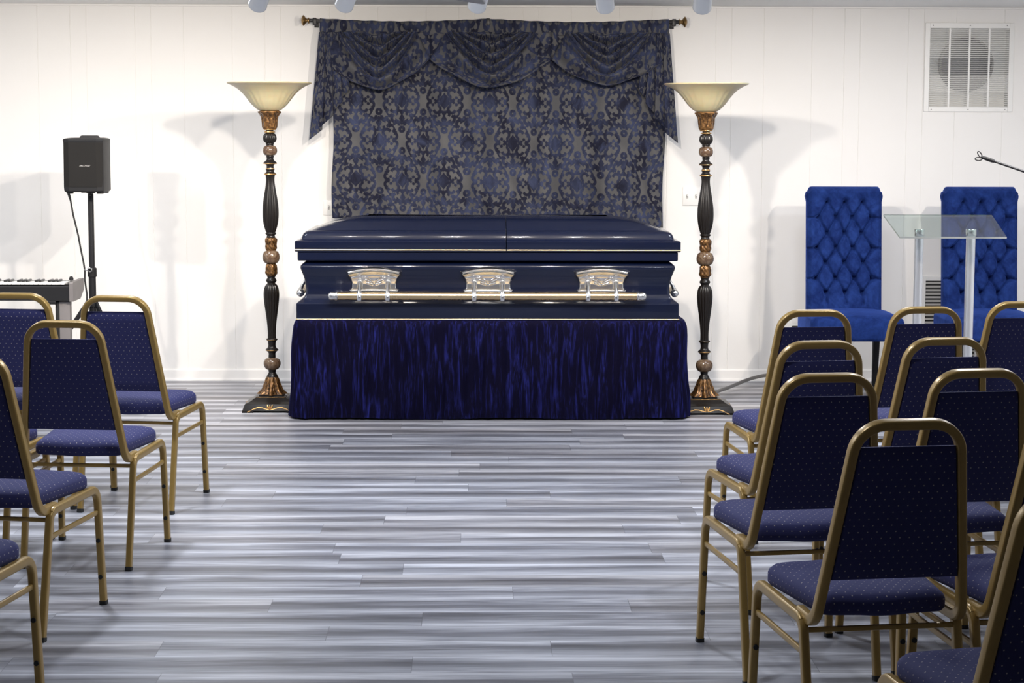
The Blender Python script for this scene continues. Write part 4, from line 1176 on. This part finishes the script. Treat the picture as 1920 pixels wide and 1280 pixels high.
# ------------------------------------------------------------------ ceiling fan (one blade tip shows at the top)
fan = thing('ceiling_fan', 'grey bladed ceiling fan, one blade tip showing at the top edge', 'ceiling fan', (-0.06, 6.98, 0))
mb = MB(); mb.lathe([(0.07, CEIL_Z), (0.075, 2.36), (0.05, 2.33), (0.11, 2.31), (0.125, 2.27), (0.125, 2.20), (0.10, 2.165), (0.05, 2.16)], 32); mb.build('motor', M['head_white'], fan)
for k in range(5):
    a = math.radians(88 + 72 * k); rot = Matrix.Rotation(a, 4, 'Z') @ Matrix.Rotation(math.radians(9), 4, 'X')
    m_ = MB(); pts = [(0.16, -0.045), (0.24, -0.058), (0.62, -0.066), (0.675, -0.055), (0.69, 0.0), (0.675, 0.055), (0.62, 0.066), (0.24, 0.058), (0.16, 0.045)]
    m_.loft([[tuple(Matrix.Translation((0, 0, 2.100)) @ (rot @ Vector((p[0], p[1], z_)))) for p in pts] for z_ in (-0.004, 0.004)])
    b_ = m_.build('blade', M['fan_blade'], fan, smooth=False)
    m_ = MB(); m_.sweep([Matrix.Translation((0, 0, 2.100)) @ (rot @ Vector(p)) for p in ((0.09, 0, 0.06), (0.13, 0, 0.012), (0.22, 0, 0.007))], rrect(0.035, 0.005, 0.002, 1)); m_.build('blade_iron', M['duct'], fan)

# ------------------------------------------------------------------ banquet chairs
def chair_proto():
    g = thing('banquet_chair', 'x', 'chair', (0, 0, 0))
    sec = rrect(0.0235, 0.030, 0.0055, 3)
    rk = 0.155                                              # recline of the back
    zc = 0.9125
    def bx(z): return 0.1885 - (z - 0.41) * 0.122            # half width of the back frame
    def by(z): return -0.060 - (z - 0.41) * 0.205            # how far back it leans
    P = [(bx(0.41) - 0.002, 0.075, 0.405), (bx(0.41), by(0.41) + 0.010, 0.405), (bx(zc), by(zc), zc), (-bx(zc), by(zc), zc), (-bx(0.41), by(0.41) + 0.010, 0.405), (-bx(0.41) + 0.002, 0.075, 0.405)]
    path = fillet(P, [0, 0.055, 0.078, 0.078, 0.055, 0], 10)
    # section frame: use the leaning plane normal for the arch, side normal for the bends
    mb = MB(); k = len(sec); rings = []
    for i, p in enumerate(path):
        tg = (path[min(i + 1, len(path) - 1)] - path[max(i - 1, 0)]).normalized()
        # normal pointing inwards of the U, within its plane
        c = Vector((0, p.y, min(p.z, 0.80)))
        if p.z < 0.80: n = Vector((-1 if p.x > 0 else 1, 0, 0))
        else: n = (Vector((0, by(0.80), 0.80)) - p)
        n = (n - tg * n.dot(tg)).normalized(); b = tg.cross(n)
        rings.append([p + n * q[0] + b * q[1] for q in sec])
    mb.loft(rings); mb.build('back_frame', M['gold'], g, ang=40)
    # padded back
    mb = MB(); bm = bmesh.new()
    z0, z1 = 0.520, 0.857
    NU, NV = 10, 14
    rings = []
    NV = 16
    for j in range(NV + 1):
        z = lerp(z0, z1, j / NV); e = min(z - z0, z1 - z); rd = 0.010
        sh = math.sqrt(max(0, 1 - max(0, 1 - e / rd) ** 2)) if e < rd else 1
        hw_ = bx(z) - 0.0135; yc = by(z)
        T = 0.019 * (0.25 + 0.75 * sh); ring = []
        rf = 0.008
        for cx_, cy_, a0 in ((hw_ - rf, T - rf * sh, 0), (-hw_ + rf, T - rf * sh, 90), (-hw_ + rf, -T * 0.62 + rf * sh, 180), (hw_ - rf, -T * 0.62 + rf * sh, 270)):
            for q in range(5):
                a = math.radians(a0 + 22.5 * q)
                ring.append((cx_ + rf * math.cos(a), yc + cy_ + rf * sh * math.sin(a) * 0.9, z + (yc * 0)))
        rings.append(ring)
    mb.loft(rings); mb.build('backrest', M['fabric'], g, ang=50, boxuv=True)
    # seat pad
    def seat_ring(ins, z):
        pts = []
        F, Rr, yf, yb = 0.205 - ins, 0.163 - ins, 0.375 - ins, -0.022 + ins
        corners = [((F, yf), 0.055), ((-F, yf), 0.055), ((-Rr, yb), 0.030), ((Rr, yb), 0.030)]
        cs = [Vector((c[0][0], c[0][1], z)) for c in corners]
        for i in range(4):
            p = cs[i]; r = max(0.008, corners[i][1] - ins * 0.5); d1 = (cs[i - 1] - p).normalized(); d2 = (cs[(i + 1) % 4] - p).normalized()
            an = d1.angle(d2); tl = r / math.tan(an / 2); ce = p + (d1 + d2).normalized() * (r / math.sin(an / 2))
            a = p + d1 * tl - ce; b = p + d2 * tl - ce; tot = a.angle(b); ax = a.cross(b).normalized()
            for q in range(7): pts.append(ce + Matrix.Rotation(tot * q / 6, 3, ax) @ a)
            # bow the front and rear edges a little
            nxt = cs[(i + 1) % 4]
            if i in (0, 2):
                e0 = p + d2 * tl; r2 = max(0.008, corners[(i + 1) % 4][1] - ins * 0.5)
                e1 = nxt
                for q in range(1, 8):
                    f = q / 8; m_ = p.lerp(nxt, lerp(0.22, 0.78, f)); bow = (0.014 if i == 0 else -0.022) * math.sin(f * PI)
                    pts.append(Vector((m_.x, m_.y + bow, z)))
        return pts
    mb = MB()
    mb.loft([seat_ring(0.016, 0.412), seat_ring(0.006, 0.415), seat_ring(0.0, 0.424), seat_ring(0.0, 0.446), seat_ring(0.004, 0.456), seat_ring(0.014, 0.465), seat_ring(0.034, 0.471), seat_ring(0.07, 0.4755), seat_ring(0.12, 0.478)])
    mb.build('seat', M['fabric'], g, ang=60, boxuv=True)
    secl = rrect(0.022, 0.028, 0.006, 3)
    for sx in (-1, 1):
        rear = Vector((sx * 0.197, -0.072, 0.0)); rt = Vector((sx * 0.199, 0.012, 0.400)); ft = Vector((sx * 0.203, 0.405, 0.404)); fr = Vector((sx * 0.211, 0.430, 0.0))
        full = fillet([rear, rt, ft, fr], [0, 0.040, 0.052, 0], 10)
        # split the bent tube into rear leg, seat rail and front leg at the middle of each bend
        i1, i2 = 6, 6 + 11
        up = Vector((sx, 0, 0))
        l1 = MB().sweep(full[:i1 + 1], secl, up).build('leg', M['gold'], g, ang=40)
        MB().sweep(full[i1:i2 + 1], secl, up).build('seat_rail', M['gold'], g, ang=40)
        l2 = MB().sweep(full[i2:], secl, up).build('leg', M['gold'], g, ang=40)
        for lg, ft_, dr_ in ((l1, rear, (full[1] - rear).normalized()), (l2, fr, (full[-2] - fr).normalized())):
            MB().sweep([ft_, ft_ + dr_ * 0.014], rrect(0.0245, 0.0305, 0.006, 3), up).build('foot_cap', M['rubber'], lg, ang=40)
        for zb in (0.225, 0.098):
            p = fr + (full[-2] - fr).normalized() * zb / (full[-2] - fr).normalized().z
            MB().tube([p + Vector((0, -0.012, 0)), p + Vector((0, -0.018, 0))], 0.0075, 12).build('bumper', M['rubber'], l2)
        q0 = rear.lerp(rt, 0.318 / 0.400); q1 = fr.lerp(ft, 0.322 / 0.404)
        MB().sweep([q0, q1], rrect(0.011, 0.017, 0.004, 2), up).build('stretcher', M['gold'], g, ang=40)
    y0 = lerp(-0.072, 0.012, 0.375 / 0.4)
    MB().sweep([(-0.196, y0, 0.374), (0.196, y0, 0.374)], rrect(0.014, 0.011, 0.004, 2), (0, 0, 1)).build('stretcher', M['gold'], g, ang=40)
    return g
GL, GR = 'banquet chairs left of the aisle', 'banquet chairs right of the aisle'
CH = [(-1.470, 8.172, -7.4, GL, 'blue dotted banquet chair at the aisle end of the left front row, before speaker stand'),
      (-1.902, 8.290, -7.4, GL, 'blue dotted banquet chair in the left front row, before the digital piano'),
      (-1.466, 7.124, -5.7, GL, 'blue dotted banquet chair at the aisle end of the left second row, dark back'),
      (-1.932, 7.180, -5.7, GL, 'banquet chair of the left second row, only legs showing under its neighbour'),
      (-1.554, 6.140, -10.0, GL, 'blue dotted banquet chair at the left edge, third row, back half cut off'),
      (-1.530, 5.068, -10.0, GL, 'banquet chair at the lower left corner, only seat corner and front leg showing'),
      (1.270, 7.577, 5.9, GR, 'blue dotted banquet chair of the right front row, nearest the right floor lamp'),
      (1.091, 6.480, 9.9, GR, 'blue dotted banquet chair at the aisle end of the right second row'),
      (0.970, 5.630, 7.9, GR, 'blue dotted banquet chair at the aisle end of the right third row'),
      (1.008, 4.756, 7.9, GR, 'large blue dotted banquet chair at lower right, whole dark back and seat showing'),
      (1.727, 7.711, 7.3, GR, 'blue dotted banquet chair in front of the left lectern post, right front row'),
      (1.526, 6.584, 10.3, GR, 'blue dotted banquet chair in front of the right lectern post, right second row'),
      (1.428, 5.734, 7.5, GR, 'blue dotted banquet chair of the right third row, second from the aisle'),
      (2.172, 7.950, 7.0, GR, 'blue dotted banquet chair at the right edge, in front of the right velvet chair'),
      (1.990, 6.674, 10.3, GR, 'banquet chair of the right second row at the right edge, mostly hidden'),
      (1.452, 4.826, 7.9, GR, 'banquet chair at the right edge showing one gold frame side'),
      (1.161, 3.862, 8.0, GR, 'blue dotted banquet chair in the lower right corner, nearest of all')]
proto = chair_proto()
for i, (x, y, a, grp, lb) in enumerate(CH):
    o = proto if i == 0 else copy_tree(proto)
    o.location = (x, y, 0.0); o.rotation_euler = (0, 0, math.radians(a)); tag(o, lb, 'chair', grp)
